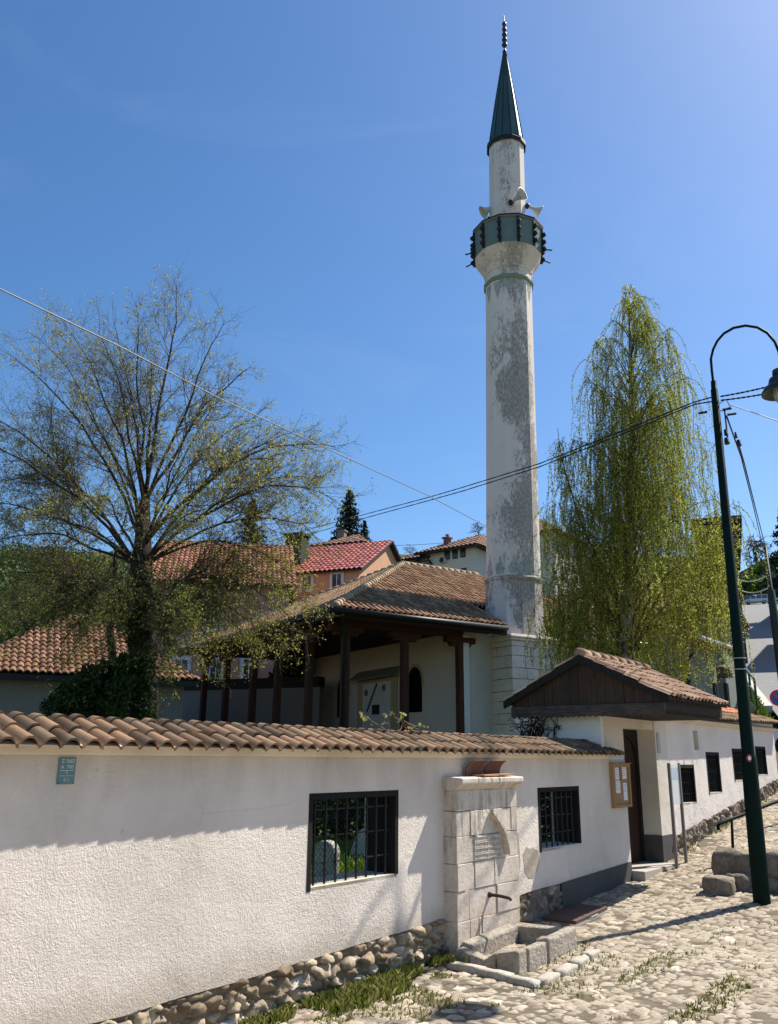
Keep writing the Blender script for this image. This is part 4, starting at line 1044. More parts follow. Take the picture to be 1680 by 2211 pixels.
IRN = plain('dark balcony iron', (.018, .018, .02), .6, .4, 14)
par = mlathe([(1.135, 18.08), (1.16, 18.98)], cap=False).build('parapet', BG, mi)
mlathe([(1.0, 18.12), (1.0, 18.16)]).build('balcony_floor', MPC, mi)
mlathe([(1.175, 18.96), (1.20, 18.98), (1.20, 19.04), (1.12, 19.05)], cap=False).build('rail', plain('grey rail', (.20, .18, .16), .8, .2), par)
mlathe([(1.19, 19.03), (1.215, 19.04), (1.215, 19.075), (1.12, 19.08)], cap=False).build('rail_cap', IRN, par)
for k in range(12):
    t = rad(9) + 2 * math.pi * k / 12; c_, s_ = math.cos(t), math.sin(t); rr = 1.175
    FB = Frame(ML((rr * c_ + lean(18.5), rr * s_, 0)), (-s_, c_, 0), (c_, s_, 0))
    b = MB(); b.box(FB, -.035, .035, -.05, .03, 18.06, 18.98)
    for j in range(3): b.lathe(Frame(FB((0, .055, 18.22 + j * .27)), (1, 0, 0), (0, 1, 0)), [(.02, -.09), (.065, -.045), (.08, 0), (.065, .045), (.02, .09)], 6)
    if abs(c_) > .85: b.tube([FB((0, .0, 18.22)), FB((0, .3, 18.12))], .025, 5)
    b.build('baluster_post', IRN, par)
mlathe([(.63, 18.1), (.615, 22.5)], cap=False).build('upper_shaft', MPC if False else mina_mat('upper shaft plaster', (.78, .665, .58), .75, .08, .54), mi)
CPR = plain('green roof copper', (.038, .085, .075), .5, .45, 2.2, .25, .5, .15, 9)
cone = mlathe([(.67, 22.42), (.68, 22.62), (.60, 22.66), (.36, 24.5), (.055, 26.66)], cap=False).build('cone_roof', CPR, mi)
mlathe([(.665, 22.40), (.695, 22.44), (.695, 22.54), (.66, 22.62)], cap=False).build('eave_rim', plain('black green rim', (.012, .02, .018), .6, .3), cone)
b = MB()
for k in range(12):
    t = rad(9) + 2 * math.pi * k / 12
    b.tube([ML((r * math.cos(t) + lean(z), r * math.sin(t), z)) for r, z in ((.605, 22.66), (.365, 24.5), (.06, 26.6))], [.022, .018, .012], 5)
b.build('roof_seams', plain('dark copper seam', (.014, .028, .025), .5, .3), cone)
fi = [(.055, 26.6), (.085, 26.66), (.05, 26.74), (.03, 26.8)]
for j in range(5):
    z = 26.86 + j * .235; fi += [(.03, z), (.09 - .004 * j, z + .06), (.105 - .006 * j, z + .11), (.09 - .004 * j, z + .16), (.03, z + .22)]
fi += [(.015, 28.06), (.012, 28.3), (.003, 28.36)]
mlathe(fi, 10).build('finial', plain('dark finial metal', (.05, .04, .038), .45, .3, 8, .4), mi, smooth=True)
# loudspeakers
HRN = plain('pale horn plastic', (.50, .49, .44), .5, .08)
def horn(px, target, label, depth_y, size=1.0):
    c = atY(px[0], px[1], depth_y); d = nrm(target)
    ex = nrm(np.cross(d, (0, 0, 1))); ey = np.cross(d, ex)
    fr = Frame(c, ex, ey, d)
    t = thing('horn_loudspeaker', label, 'loudspeaker', c, 'horn loudspeakers on the minaret')
    b = MB(); b.lathe(fr, [(.055, -.02), (.065, .1), (.10, .22), (.17, .33), (.235, .40), (.24, .41), (.22, .40), (.15, .31), (.08, .2), (.03, .1)], 16, 0, 0, 0, False); b.build('horn', HRN, t, smooth=True)
    b = MB(); b.lathe(fr, [(.02, -.16), (.085, -.15), (.095, -.03), (.06, -.01)], 12); b.build('driver', plain('dark driver can', (.03, .03, .034), .5, .2), t, smooth=True)
    ax = np.array([MC[0] + lean(c[2]), MC[1], c[2]]); w_ = nrm(ax - c) ; hit = ax - w_ * .6
    b = MB(); up = np.array([0, 0, .07]); st_ = c - d * .08
    for sg in (1, -1): b.tube([hit + up * sg, st_ + up * sg], .012, 5)
    b.tube([st_ + up, st_ - up], .014, 5); b.build('bracket', IRN, t)
horn((1064, 447), (-.88, .05, -.55), 'horn loudspeaker pointing down-left on the left side of the minaret', 25.15)
horn((1108, 433), (.62, -.66, .10), 'horn loudspeaker facing outward and up across the front of the minaret shaft', 24.55)
horn((1143, 447), (.90, .15, -.42), 'horn loudspeaker pointing right from the right side of the minaret', 25.1)
bd = MB(); c = atY(1058, 478, 24.75)
FBd = Frame(c, (.8, .6, 0), (-.6, .8, 0))
bd.tube([FBd(p) for p in ((-.06, 0, .15), (-.05, 0, .10), (0, 0, 0.02), (.08, 0, -.06), (.2, 0, -.13))], [.03, .05, .075, .05, .015], 8)
bd.tube([FBd((-.05, 0, .12)), FBd((-.13, 0, .11))], [.022, .004], 5)
tag(bd.build('bird', plain('dark plumage', (.02, .02, .024), .7, .3), None, c, smooth=True), 'dark bird perched on the left rim of the minaret balcony', 'bird')
# ------------------------------------------------------------------ street lamp and neighbouring poles
LB = np.array([4.66, 11.53, .25])
lp = thing('street_lamp', 'dark green street lamp with hooked arm and round shade standing in the lane', 'street lamp', LB)
b = MB(); b.lathe(Frame(LB, (1, 0, 0), (0, 1, 0)), [(.104, -.05), (.102, .9), (.096, 1.78), (.088, 1.80), (.080, 1.83), (.050, 6.95), (.041, 6.96), (.038, 7.08), (.026, 7.1)], 14, 0, 0, .011); b.build('pole', GRN, lp, autos=50)
HD = atY(1685, 800, 10.3); PT_ = np.array([4.735, 11.53, 7.15]); an = nrm(np.cross((HD - PT_) * (1, 1, 0), (0, 0, 1)))
ap = [PT_] + [inter(u, v, PT_, an) for u, v in ((1537, 800), (1535, 775), (1540, 754), (1549, 736), (1563, 720), (1584, 708), (1610, 703), (1636, 707), (1657, 719), (1673, 738), (1682, 760), (1685, 785))]
b = MB(); b.tube(ap, .019, 8); b.build('arm', GRN, lp, smooth=True)
HC = inter(1685, 800, PT_, an); LH = Frame(HC - np.array([0, 0, .37]), (1, 0, 0), (0, 1, 0))
b = MB(); b.lathe(LH, [(.02, .40), (.05, .40), (.10, .375), (.105, .31), (.09, .295), (.15, .26), (.165, .20), (.16, .185), (.225, .135), (.265, .07), (.265, .045), (.24, .045), (.13, .12)], 20, 0, 0, 0, False); b.build('shade', plain('black green shade', (.015, .03, .026), .45, .2), lp, autos=50)
gl = NT('frosted lamp glass', .25, .5); gl.col((.55, .55, .52)); gl.b.inputs['Transmission Weight'].default_value = .35
b = MB(); b.lathe(LH, [(.125, .13), (.125, .03), (.11, -.03), (.07, -.085), (.0, -.10)], 16, 0, 0, 0, False); b.build('globe', gl.m, lp, smooth=True)
def on_pole(u, v, r_): return inter(u, v, LB + np.array([0, -r_, 0]), (0, 1, 0))
c = on_pole(1618, 1637, .098); FS = Frame(c, (.93, .36, 0), (-.36, .93, 0))
b = MB(); b.lathe(Frame(c, FS.m[0], (0, 0, 1), -FS.m[1]), [(.048, -.004), (.048, .004)], 18); st_ = b.build('sticker', plain('red sticker', (.30, .03, .03), .5, .2), lp)
b = MB(); b.lathe(Frame(c - FS.m[1] * .005, FS.m[0], (0, 0, 1), -FS.m[1]), [(.026, -.001), (.026, .001)], 16); b.build('sticker_centre', PAP, st_)
b = MB()
for v in (1420, 1444):
    z = on_pole(1605, v, .09)[2]; b.lathe(Frame((LB[0] + .011 * (z - .25), LB[1], z), (1, 0, 0), (0, 1, 0)), [(.086, -.006), (.088, 0), (.086, .006)], 14)
b.build('strap', plain('zinc strap', (.4, .4, .4), .5, .1, 5, .5), lp)
b = MB(); pcl = np.array([4.735, 11.53, 6.95])
for dx, dz, r_ in ((.10, -.42, .03), (.10, -.55, .04), (.27, -.58, .035), (.24, -.46, .02)): b.tube([pcl + (dx, 0, dz + .045), pcl + (dx, -.02, dz - .045)], [r_ * .7, r_], 6)
b.tube([pcl + (.04, 0, -.08), pcl + (.12, 0, -.08), pcl + (.12, 0, -.5)], .012, 5); b.tube([pcl + (.04, 0, .02), pcl + (.16, 0, .10), pcl + (.21, 0, -.02)], .007, 5)
for dx, dz in ((.16, -.06), (.22, -.14), (-.2, -.12)): b.tube([pcl + (dx - .06, 0, dz), pcl + (dx + .06, 0, dz + .02)], .02, 6)
b.build('cable_clamps', BLACK(), lp)
CW = plain('black cable', (.012, .012, .013), .6, .2); CWH = plain('pale cable', (.55, .54, .52), .5, .15)
def cable(pts, r, label, m, twist=0.0, sag=0.0, name='overhead_cable', group=None):
    P_ = [np.array(p, float) for p in pts]
    Q = []
    for a, c in zip(P_[:-1], P_[1:]):
        for t in np.linspace(0, 1, 26)[:-1] if len(P_) == 2 else np.linspace(0, 1, 9)[:-1]:
            Q.append(a + (c - a) * t - np.array([0, 0, sag * 4 * t * (1 - t) if len(P_) == 2 else 0]))
    Q.append(P_[-1]); b = MB()
    if twist:
        n2 = []; 
        for i, q in enumerate(Q): n2.append(q + np.array([0, 0, twist * math.sin(i * 1.9)]))
        b.tube(n2, r, 5); b.tube([q - np.array([0, 0, twist * math.sin(i * 1.9)]) for i, q in enumerate(Q)], r, 5)
    else: b.tube(Q, r, 5)
    return tag(b.build(name, m, None, P_[0], smooth=True), label, 'cable', group or 'overhead cables')
def lerp_cable(px, y0, y1):
    u0, u1 = px[0][0], px[-1][0]; out = []
    for u, v in px:
        r0 = ray(u0, 1000); a0 = px[0][0] - CCX; a1 = px[-1][0] - CCX; t = (u - u0) / (u1 - u0)
        k = 1 / ((1 - t) / y0 + t / y1); out.append(atY(u, v, k))
    return out
cable(lerp_cable([(-40, 605), (0, 624), (250, 744), (475, 861), (700, 966), (925, 1070), (1060, 1142), (1168, 1217)], 6.5, 24.2), .008, 'pale thin cable falling from the upper left corner across to the minaret foot', plain('grey cable', (.17, .17, .175), .45, .15))
ct = np.array([4.72, 11.5, 7.08])
cable([ct] + lerp_cable([(1500, 868), (1340, 932), (1165, 1001), (1000, 1052), (925, 1074), (790, 1110), (640, 1150), (530, 1186)], 12, 34)[0:], .009, 'upper of the two black cables running from the lamp post leftwards past the minaret', CW, .004)
cable([ct - (0, 0, .07)] + lerp_cable([(1500, 873), (1340, 939), (1165, 1008), (1000, 1060), (925, 1081), (790, 1118), (640, 1162), (530, 1200)], 12, 34)[0:], .009, 'lower of the two black cables running from the lamp post leftwards past the minaret', CW, .004)
cable([ct + (.08, 0, 0), inter(1720, 818, (6.0, 11.2, 0), (0, 1, 0))], .008, 'upper twisted black cable leaving the lamp post to the right behind the shade', CW, .01, .02)
cable([ct + (.08, 0, -.06), inter(1725, 835, (6.0, 11.2, 0), (0, 1, 0))], .008, 'lower twisted black cable leaving the lamp post to the right behind the shade', CW, .01, .02)
cable([ct + (.22, 0, -.13), inter(1740, 930, (6.0, 10.6, 0), (0, 1, 0))], .008, 'short pale cable slanting down to the right from the lamp post clamp', CWH, 0, .0)
P2B = atY(1712, 1640, 27.0); P2T = atY(1652, 1180, 27.0)
p2 = thing('utility_pole', 'slim dark utility pole leaning at the right edge beside the climbing road', 'utility pole', P2B)
b = MB(); b.tube([P2B, P2B + (P2T - P2B) * .78, P2B + (P2T - P2B) * .79, P2T], [.15, .12, .07, .05], 10); b.build('pole', plain('grey green pole', (.018, .032, .028), .6, .3), p2, smooth=True)
tp = P2B + (P2T - P2B) * .86
b = MB(); b.box(Frame(tp, D2, D1), -.35, .35, -.04, .04, -.05, .05)
for i in range(4): b.tube([Frame(tp, D2, D1)((-.3 + .2 * i, 0, .05)), Frame(tp, D2, D1)((-.3 + .2 * i, 0, .2))], .03, 6)
b.build('crossarm', BLACK(), p2)
cable([pcl + (.14, 0, -.16)] + lerp_cable([(1573, 885), (1600, 985), (1625, 1085), (1648, 1185)], 12, 27)[1:], .012, 'left of the two cables dropping from the lamp post to the utility pole', CW, .004)
cable([pcl + (.27, 0, -.6)] + lerp_cable([(1583, 905), (1607, 1000), (1632, 1100), (1654, 1186)], 12, 27)[1:], .012, 'right of the two cables dropping from the lamp post to the utility pole', CW, .004)
cable([tp, atY(1578, 1240, 44)], .02, 'upper pale cable from the utility pole to the brown building', CWH, 0, .3)
cable([tp - (0, 0, .4), atY(1582, 1262, 44)], .02, 'lower pale cable from the utility pole to the brown building', CWH, 0, .3)
cable([atY(740, 1177, 48), atY(975, 1171, 48)], .012, 'thin distant cable over the roofs between the orange house and the cream house', CW, 0, .1)
# no stopping sign at the right edge
sc = atY(1681, 1507, 21.5); ns = thing('no_stopping_sign', 'round blue and red no stopping sign cut by the right picture edge', 'road sign', sc - np.array([0, 0, 2.2]))
FS = Frame(sc, (.93, -.36, 0), (0, 0, 1), (-.36, -.93, 0))
b = MB(); b.lathe(FS, [(.2, -.01), (.2, .01)], 28); b.build('rim', plain('sign red', (.55, .02, .02), .4, .1), ns)
b = MB(); b.lathe(FS, [(.158, .0), (.158, .014)], 28); b.build('face', plain('sign blue', (.02, .09, .38), .4, .1), ns)
b = MB(); b.add([FS(p) for p in ((-.13, .10, .017), (-.10, .13, .017), (.13, -.10, .017), (.10, -.13, .017))], [(0, 1, 2, 3)]); b.build('bar', plain('sign red', (.55, .02, .02)), ns, recalc=False)
b = MB(); b.tube([sc + (.03, .03, -2.3), sc + (.03, .03, .2)], .03, 8); b.build('post', plain('galvanised post', (.22, .20, .19)), ns, smooth=True)
# ------------------------------------------------------------------ gravestones in the courtyard
GS = stone('lichened gravestone', (.46, .43, .38), (.30, .28, .24), 5, .5, 26, None, .6, .02)
def slab(px, v_top, y, w_, label, turban=False, lean_=0.0, yaw=.6):
    top = atY(px, v_top, y); gz = float(terrain(top[0], top[1])) - .1
    c = np.array([top[0], top[1], gz]); h = top[2] - gz
    fr = Frame(c, (math.cos(yaw), -math.sin(yaw), 0), (math.sin(yaw), math.cos(yaw), 0), nrm((lean_, 0, 1)))
    b = MB()
    n_ = 9; w2 = w_ / 2
    if not turban:
        pl_ = [(-w2 * .8, 0), (-w2, h * .8)] + [(-w2 * math.cos(t), h * .8 + h * .2 * math.sin(t)) for t in np.linspace(0, math.pi, n_)][1:-1] + [(w2, h * .8), (w2 * .8, 0)]
        b.prism(fr, pl_, -.06, .06)
    else:
        b.lathe(fr, [(w2 * .7, 0), (w2 * .8, h * .55), (w2 * .5, h * .68), (w2 * 1.0, h * .74), (w2 * 1.15, h * .82), (w2 * 1.0, h * .92), (w2 * .5, h), (.01, h * 1.02)], 14)
    tag(b.build('gravestone', GS, None, c, bevel=.015), label, 'gravestone', 'gravestones in the courtyard')
slab(707, 1814, 10.6, .30, 'tall rounded gravestone behind the left half of the large barred window')
slab(765, 1782, 13.0, .34, 'leaning gravestone behind the middle of the large barred window', False, .35, .9)
slab(793, 1794, 14.2, .28, 'small gravestone with a bulging top behind the large barred window', True)
slab(1212, 1795, 13.6, .30, 'gravestone behind the small barred window', False, 0, .5)
# ------------------------------------------------------------------ trees
BARK = stone('bark', (.075, .058, .042), (.04, .031, .024), 8, .5, 30, None, .8, .03)
TWIG = plain('twig bark', (.105, .082, .056), .9, .3, 5, 0, .1, 0)
LF1 = leafmat('spring leaf', (.20, .21, .03), (.33, .33, .055), (.50, .46, .12), .5)
def poly(p0, p1, bow, n=9, rg=None, wob=.0):
    t = np.linspace(0, 1, n)[:, None]; P_ = p0 + (p1 - p0) * t + np.array(bow) * (4 * t * (1 - t)) * .5
    if rg is not None and wob:
        w_ = rg.normal(0, wob, (n, 3)); w_[0] = 0; w_[-1] = 0; P_ = P_ + np.cumsum(w_, 0) * .5
    return P_
def big_tree():
    rg = np.random.default_rng(17); Y0 = 14.0
    base = atY(312, 1560, Y0); base[2] = 0.4
    t = thing('spreading_tree', 'large spreading tree just coming into leaf over the courtyard on the left', 'tree', base)
    tk = MB(); P_ = [base, atY(312, 1500, Y0), atY(305, 1420, Y0), atY(300, 1330, Y0), atY(302, 1260, Y0), atY(308, 1180, Y0 + .1), atY(312, 1080, Y0 + .2)]
    tk.tube(P_, [.30, .225, .20, .20, .21, .15, .09], 12)
    limbs = []
    F0 = {'a': atY(300, 1300, Y0), 'b': atY(303, 1230, Y0), 'c': atY(308, 1180, Y0), 'd': atY(312, 1090, Y0 + .2)}
    def L(k, u, v, dy, r, bow=(0, 0, 0)): limbs.append((F0[k], atY(u, v, Y0 + dy), r * {'a': .5, 'b': .62, 'c': .62, 'd': .7}[k], np.array(bow, float), k))
    L('d', 392, 622, .6, .062, (.25, 0, .1)); L('d', 322, 800, .2, .06, (0, 0, 0)); L('d', 290, 650, -.4, .045, (.15, 0, 0)); L('d', 240, 680, .8, .045, (.1, 0, .3)); L('d', 515, 800, .9, .05, (.1, 0, .8)); L('d', 470, 705, -.2, .045, (.1, 0, .5))
    L('c', 205, 705, -.5, .055, (.35, 0, .3)); L('c', 120, 705, .9, .05, (.3, 0, .5)); L('c', 20, 770, -.8, .055, (.3, 0, .7)); L('b', -60, 860, .4, .055, (.1, 0, .8)); L('b', -120, 960, -1.2, .055, (0, 0, 1.0))
    L('c', 150, 830, -1.6, .045, (.2, 0, .4)); L('c', 60, 720, 2.0, .045, (.3, 0, .6)); L('b', -90, 1080, .9, .05, (0, 0, .7)); L('b', -100, 1180, -.6, .045, (0, 0, .7)); L('a', -90, 1290, .5, .045, (0, 0, .8)); L('a', 20, 1400, -1.0, .04, (0, 0, .9)); L('a', 90, 1480, -.4, .035, (-.2, 0, .9)); L('a', -40, 1420, 1.3, .035, (0, 0, .9))
    L('c', 720, 985, .6, .06, (0, 0, 1.35)); L('c', 640, 925, -.7, .05, (0, 0, .9)); L('b', 735, 1090, -1.0, .055, (.1, 0, 1.5)); L('b', 700, 1180, .7, .05, (.2, 0, 1.4)); L('b', 665, 1265, -.5, .045, (.3, 0, 1.3)); L('a', 650, 1370, -1.2, .045, (.3, 0, 1.2)); L('a', 560, 1440, .6, .04, (.3, 0, 1.1)); L('a', 470, 1490, -.7, .035, (.3, 0, .9)); L('a', 395, 1500, .9, .03, (.2, 0, .8))
    L('c', 560, 900, 1.6, .05, (0, 0, .7)); L('b', 600, 1010, -2.0, .045, (0, 0, 1.1)); L('c', 455, 880, -1.2, .04, (0, 0, .4)); L('b', 180, 1100, -2.2, .045, (0, 0, .5)); L('b', 420, 1150, -2.4, .045, (0, 0, .7)); L('c', 380, 900, -1.8, .04); L('c', 250, 900, 1.8, .045); L('b', 100, 1010, 2.2, .05, (0, 0, .6)); L('b', 500, 1080, 2.2, .05, (0, 0, .7))
    L('a', 200, 1420, -1.4, .035, (-.1, 0, .7)); L('a', 130, 1330, 1.4, .04, (-.1, 0, .6)); L('b', 40, 1130, -1.8, .045, (0, 0, .6)); L('a', 520, 1300, 1.4, .04, (.1, 0, .8)); L('b', 690, 1040, 1.8, .045, (0, 0, 1.2))
    L('a', 420, 1440, -1.6, .03, (.2, 0, .9)); L('a', 330, 1490, -1.5, .03, (.5, 0, .7)); L('a', 600, 1400, .1, .03, (.2, 0, 1.0)); L('a', 690, 1330, .2, .03, (.2, 0, 1.2)); L('a', 150, 1440, .8, .03, (-.1, 0, .9)); L('a', -30, 1340, -1.6, .03, (0, 0, .8)); L('a', 60, 1270, 1.2, .03, (0, 0, .6)); L('a', 240, 1330, -2.0, .03); L('a', 400, 1330, -2.0, .03, (0, 0, .3)); L('a', 480, 1380, 1.8, .03, (.1, 0, .8))
    bl = Tubes(5); tw = Tubes(3); LC = []
    def twig(p, d, ln, r, depth):
        n_ = 5; g = rg.normal(0, .16, 3); P2 = [p]; dd = d.copy()
        for i in range(n_):
            dd = nrm(dd + g * .4 + rg.normal(0, .10, 3) + np.array([0, 0, .03])); P2.append(P2[-1] + dd * ln / n_)
        P2 = np.array(P2); tw.add(P2, np.linspace(r, r * .35, n_ + 1))
        if depth > 0:
            k = int(4 + ln * 5.5)
            for i in range(k):
                q = rg.uniform(.2, 1); j = min(n_ - 1, int(q * n_)); o_ = P2[j] + (P2[j + 1] - P2[j]) * (q * n_ - j)
                ax = rg.normal(size=3); d2 = nrm(P2[j + 1] - P2[j]); ax = nrm(ax - d2 * ax.dot(d2))
                twig(o_, nrm(d2 * .72 + ax * .7), ln * rg.uniform(.32, .55), r * .5, depth - 1)
        else:
            m_ = rg.integers(1, 5) if rg.random() < .58 else 0
            if m_: LC.append(P2[rg.integers(2, n_ + 1, m_)] + rg.normal(0, .014, (m_, 3)))
    for p0, p1, r, bow, key in limbs:
        Q = poly(p0, p1, bow, 12, rg, .06); R_ = np.linspace(r, .004, 12); bl.add(Q, R_)
        Ln = np.linalg.norm(p1 - p0)
        nc = int((8 + Ln * 5.2) * {'a': 2.3, 'b': 1.9, 'c': .85, 'd': .8}[key])
        for i in range(nc):
            q = rg.uniform({'a': .2, 'b': .34, 'c': .3, 'd': .25}[key], 1); j = min(10, int(q * 11)); o_ = Q[j] + (Q[j + 1] - Q[j]) * (q * 11 - j)
            d2 = nrm(Q[j + 1] - Q[j]); ax = rg.normal(size=3); ax = nrm(ax - d2 * ax.dot(d2))
            twig(o_, nrm(d2 * .75 + ax * .62 + np.array([0, 0, {'a': .0, 'b': rg.uniform(-.45, .25), 'c': rg.uniform(-.15, .25), 'd': .12}[key]])), min(Ln, 4.5) * rg.uniform(.15, .34) * (1.15 - .65 * q), max(.0045, .015 * (1 - q)), 2 if q < .93 else 1)
    tko = tk.build('trunk', BARK, t, smooth=True)
    bl.build('limbs', BARK, t); tw.build('twigs', TWIG, t)
    LC = np.concatenate(LC)
    V, F, A = leaves_np(LC, .030, rg, 0, 1.6); np_mesh('crown', V, F, LF1, t, None, False, {'rnd': A})
    # second slender stem and ivy
    base2 = atY(243, 1560, 14.4); base2[2] = .4
    t2 = thing('slender_tree', 'thin upright young tree standing left of the big spreading trunk', 'tree', base2)
    b = MB(); b.tube([base2, atY(246, 1450, 14.4), atY(238, 1360, 14.4), atY(244, 1270, 14.4), atY(252, 1180, 14.3)], [.085, .07, .06, .05, .03], 8); b.build('trunk', BARK, t2, smooth=True)
    tw2 = Tubes(3); lc = []
    for i in range(60):
        q = rg.uniform(.3, 1); p = base2 + (atY(250, 1190, 14.3) - base2) * q; d = nrm(rg.normal(size=3) * (1, 1, .4) + (0, 0, .5)); Q = poly(p, p + d * rg.uniform(.4, 1.0), (0, 0, .15), 6, rg, .03); tw2.add(Q, np.linspace(.010, .003, 6)); lc.append(Q[3:])
    tw2.build('twigs', TWIG, t2); V, F, A = leaves_np(np.concatenate(lc) + rg.normal(0, .04, (len(lc) * 3, 3)), .05, rg, 0, 1.6); np_mesh('crown', V, F, LF1, t2, None, False, {'rnd': A})
    return base, base2
bt, bt2 = big_tree()
IVY = leafmat('ivy leaf', (.018, .035, .010), (.038, .065, .018), (.085, .115, .03), .25)
def leaf_mass(name, label, cat, blobs, n, size, m, seed, origin, aspect=1.3, kind=None, fill=.35):
    rg = np.random.default_rng(seed); C = []
    vol = np.array([b[1][0] * b[1][1] * b[1][2] for b in blobs]) ** .75; cnt = (n * vol / vol.sum()).astype(int)
    for (c, r), k in zip(blobs, cnt):
        d = rg.normal(size=(k, 3)); d /= np.linalg.norm(d, axis=1)[:, None]; rr = (fill + (1 - fill) * rg.random(k)) ** .6
        lump_ = 1 + .28 * np.sin(d[:, 0] * 5 + seed) * np.cos(d[:, 1] * 4 + d[:, 2] * 6)
        C.append(np.array(c) + d * (rr * lump_)[:, None] * np.array(r))
    C = np.concatenate(C)
    V, F, A = leaves_np(C, size, rg, 0, aspect)
    o = np_mesh(name, V, F, m, None, origin, False, {'rnd': A}); return tag(o, label, cat, None, kind)
bl_ = []
rg = np.random.default_rng(3)
for u, v in ((150, 1500), (190, 1470), (230, 1455), (215, 1510), (260, 1490), (275, 1440), (160, 1545), (250, 1535), (205, 1550), (120, 1530)):
    c = atY(u, v, 13.6 + rg.uniform(-.3, .3)); bl_.append((c, (.22, .2, .24)))
leaf_mass('ivy_bush', 'dark green ivy bush above the coping in front of the tiled house on the left', 'bush', bl_, 9000, .06, IVY, 5, atY(200, 1560, 13.6))
bl_ = []
for v in np.arange(1250, 1560, 22):
    for k in range(2): bl_.append((atY(300 + rg.uniform(-20, 26), v, 13.75 + rg.uniform(-.15, .1)), (.17, .14, .16)))
leaf_mass('climbing_ivy', 'ivy climbing up the trunk of the big spreading tree', 'ivy', bl_, 2600, .055, IVY, 6, bt)
def birch():
    rg = np.random.default_rng(23); Y0 = 17.5
    base = atY(1352, 1600, Y0); base[2] = .5
    t = thing('weeping_birch', 'tall weeping birch with pale trunk and hanging yellow-green foliage right of the minaret', 'tree', base)
    tops = [base, atY(1350, 1480, Y0), atY(1353, 1330, Y0), atY(1362, 1150, Y0), atY(1366, 950, Y0), atY(1362, 780, Y0), atY(1358, 640, Y0)]
    def bm_():
        m = NT('birch bark', .8, .2); c = m.mix(m.ramp(m.noise(6, 5, .6, m.co((2, 2, .9))), [(.50, 0.), (.58, 1.)]), (.34, .32, .28), (.06, .05, .045)); m.col(c); m.bump(m.noise(20, 4), .4, .01); return m.m
    BB = mat('birch bark', bm_)
    b = MB(); b.tube(tops, [.20, .185, .165, .125, .08, .045, .012], 10); b.build('trunk', BB, t, smooth=True)
    TW = plain('birch twig', (.085, .062, .035), .9, .3, 5, 0, .1, 0)
    st = Tubes(3); br = Tubes(4); LC = []; LR = []
    vs = [615, 660, 700, 760, 850, 950, 1050, 1150, 1250, 1350, 1420, 1470]
    wl = [10, 46, 76, 114, 128, 156, 172, 182, 190, 192, 180, 125]; wr = [10, 58, 98, 148, 145, 172, 182, 215, 228, 205, 182, 125]
    m_px = Y0 / 1925.0
    zt = lambda v: atY(1358, v, Y0)[2]
    zs = [zt(v) for v in vs][::-1]; WL = [x * m_px for x in wl][::-1]; WR = [x * m_px for x in wr][::-1]
    tz = [p[2] for p in tops]; tx = [p[0] for p in tops]
    def ax(z): return np.array([np.interp(z, tz, tx), Y0, z])
    def W_(z, a):
        l_ = np.interp(z, zs, WL); r_ = np.interp(z, zs, WR); c_ = math.cos(a); k = (r_ if c_ > 0 else l_)
        return k * (1.04 + .18 * math.sin(3.1 * z + 2 * a) + .14 * math.sin(7.3 * z + 5 * a))
    zb, ztop = zt(1470), zt(612)
    def strand(p, L_, dirv, seed_leaf):
        n_ = max(4, int(L_ / .16)); dd = np.array([dirv[0], dirv[1], -.2]); P_ = [p]
        for i in range(n_):
            dd = dd * .72 + np.array([rg.normal(0, .06), rg.normal(0, .06), -.42]); P_.append(P_[-1] + nrm(dd) * L_ / n_)
        P_ = np.array(P_); st.add(P_, np.linspace(.0045, .002, n_ + 1))
        k = int(L_ * 66); q = rg.random(k) * n_; j = np.minimum(q.astype(int), n_ - 1); f = (q - j)[:, None]
        LC.append(P_[j] * (1 - f) + P_[j + 1] * f + rg.normal(0, .019, (k, 3)) * (.5 + 1.2 * rg.random())); LR.append(np.clip(rg.normal(seed_leaf, .22, k), 0, 1))
    nb_ = 150
    for i in range(nb_):
        u_ = (i + rg.random()) / nb_
        ze = zb + .6 + (ztop - zb - .6) * u_ ** .85            # height of the branch tip's crest
        a = rg.random() * 2 * math.pi
        wr_ = W_(ze, a) * rg.uniform(.35, 1.0)
        d = np.array([math.cos(a), math.sin(a), 0])
        z0 = max(zb + .2, ze - wr_ * rg.uniform(.7, 1.4) - .2)
        tip = ax(ze) + d * wr_
        Q = poly(ax(z0), tip, (0, 0, .5 * wr_), 9, rg, .03); br.add(Q, np.linspace(.012 + .022 * (1 - u_), .004, 9))
        tone = rg.uniform(.2, .85)
        ns_ = int((4 + wr_ * 8) * (1.0 if u_ < .5 else .95))
        for k in range(ns_):
            q = rg.uniform(.35, 1) ** .7; j = min(7, int(q * 8)); p = Q[j] + (Q[j + 1] - Q[j]) * (q * 8 - j)
            Lm = min(2.6, .5 + .45 * (p[2] - zb)); Lm = Lm * (.55 if u_ > .8 else 1)
            sd = rg.normal(0, .5, 2) + d[:2] * .5
            strand(p, max(.25, rg.uniform(.35, 1.0) * Lm), sd, tone)
    # dense lower skirts
    for i in range(1300):
        z = zb + .3 + (ztop - zb) * .56 * rg.random() ** 1.15; a = rg.random() * 2 * math.pi; wr_ = W_(z, a) * (rg.random() ** .45)
        p = ax(z) + np.array([math.cos(a), math.sin(a), 0]) * wr_
        strand(p, rg.uniform(.4, 1.5) * min(1, .35 + (z - zb) * .5), rg.normal(0, .4, 2), rg.uniform(.25, .7))
    # side leader on the left
    Q = poly(ax(zt(1330)), atY(1207, 925, Y0 - .3), (-.5, 0, 0), 14, rg, .02); br.add(Q, np.linspace(.04, .006, 14))
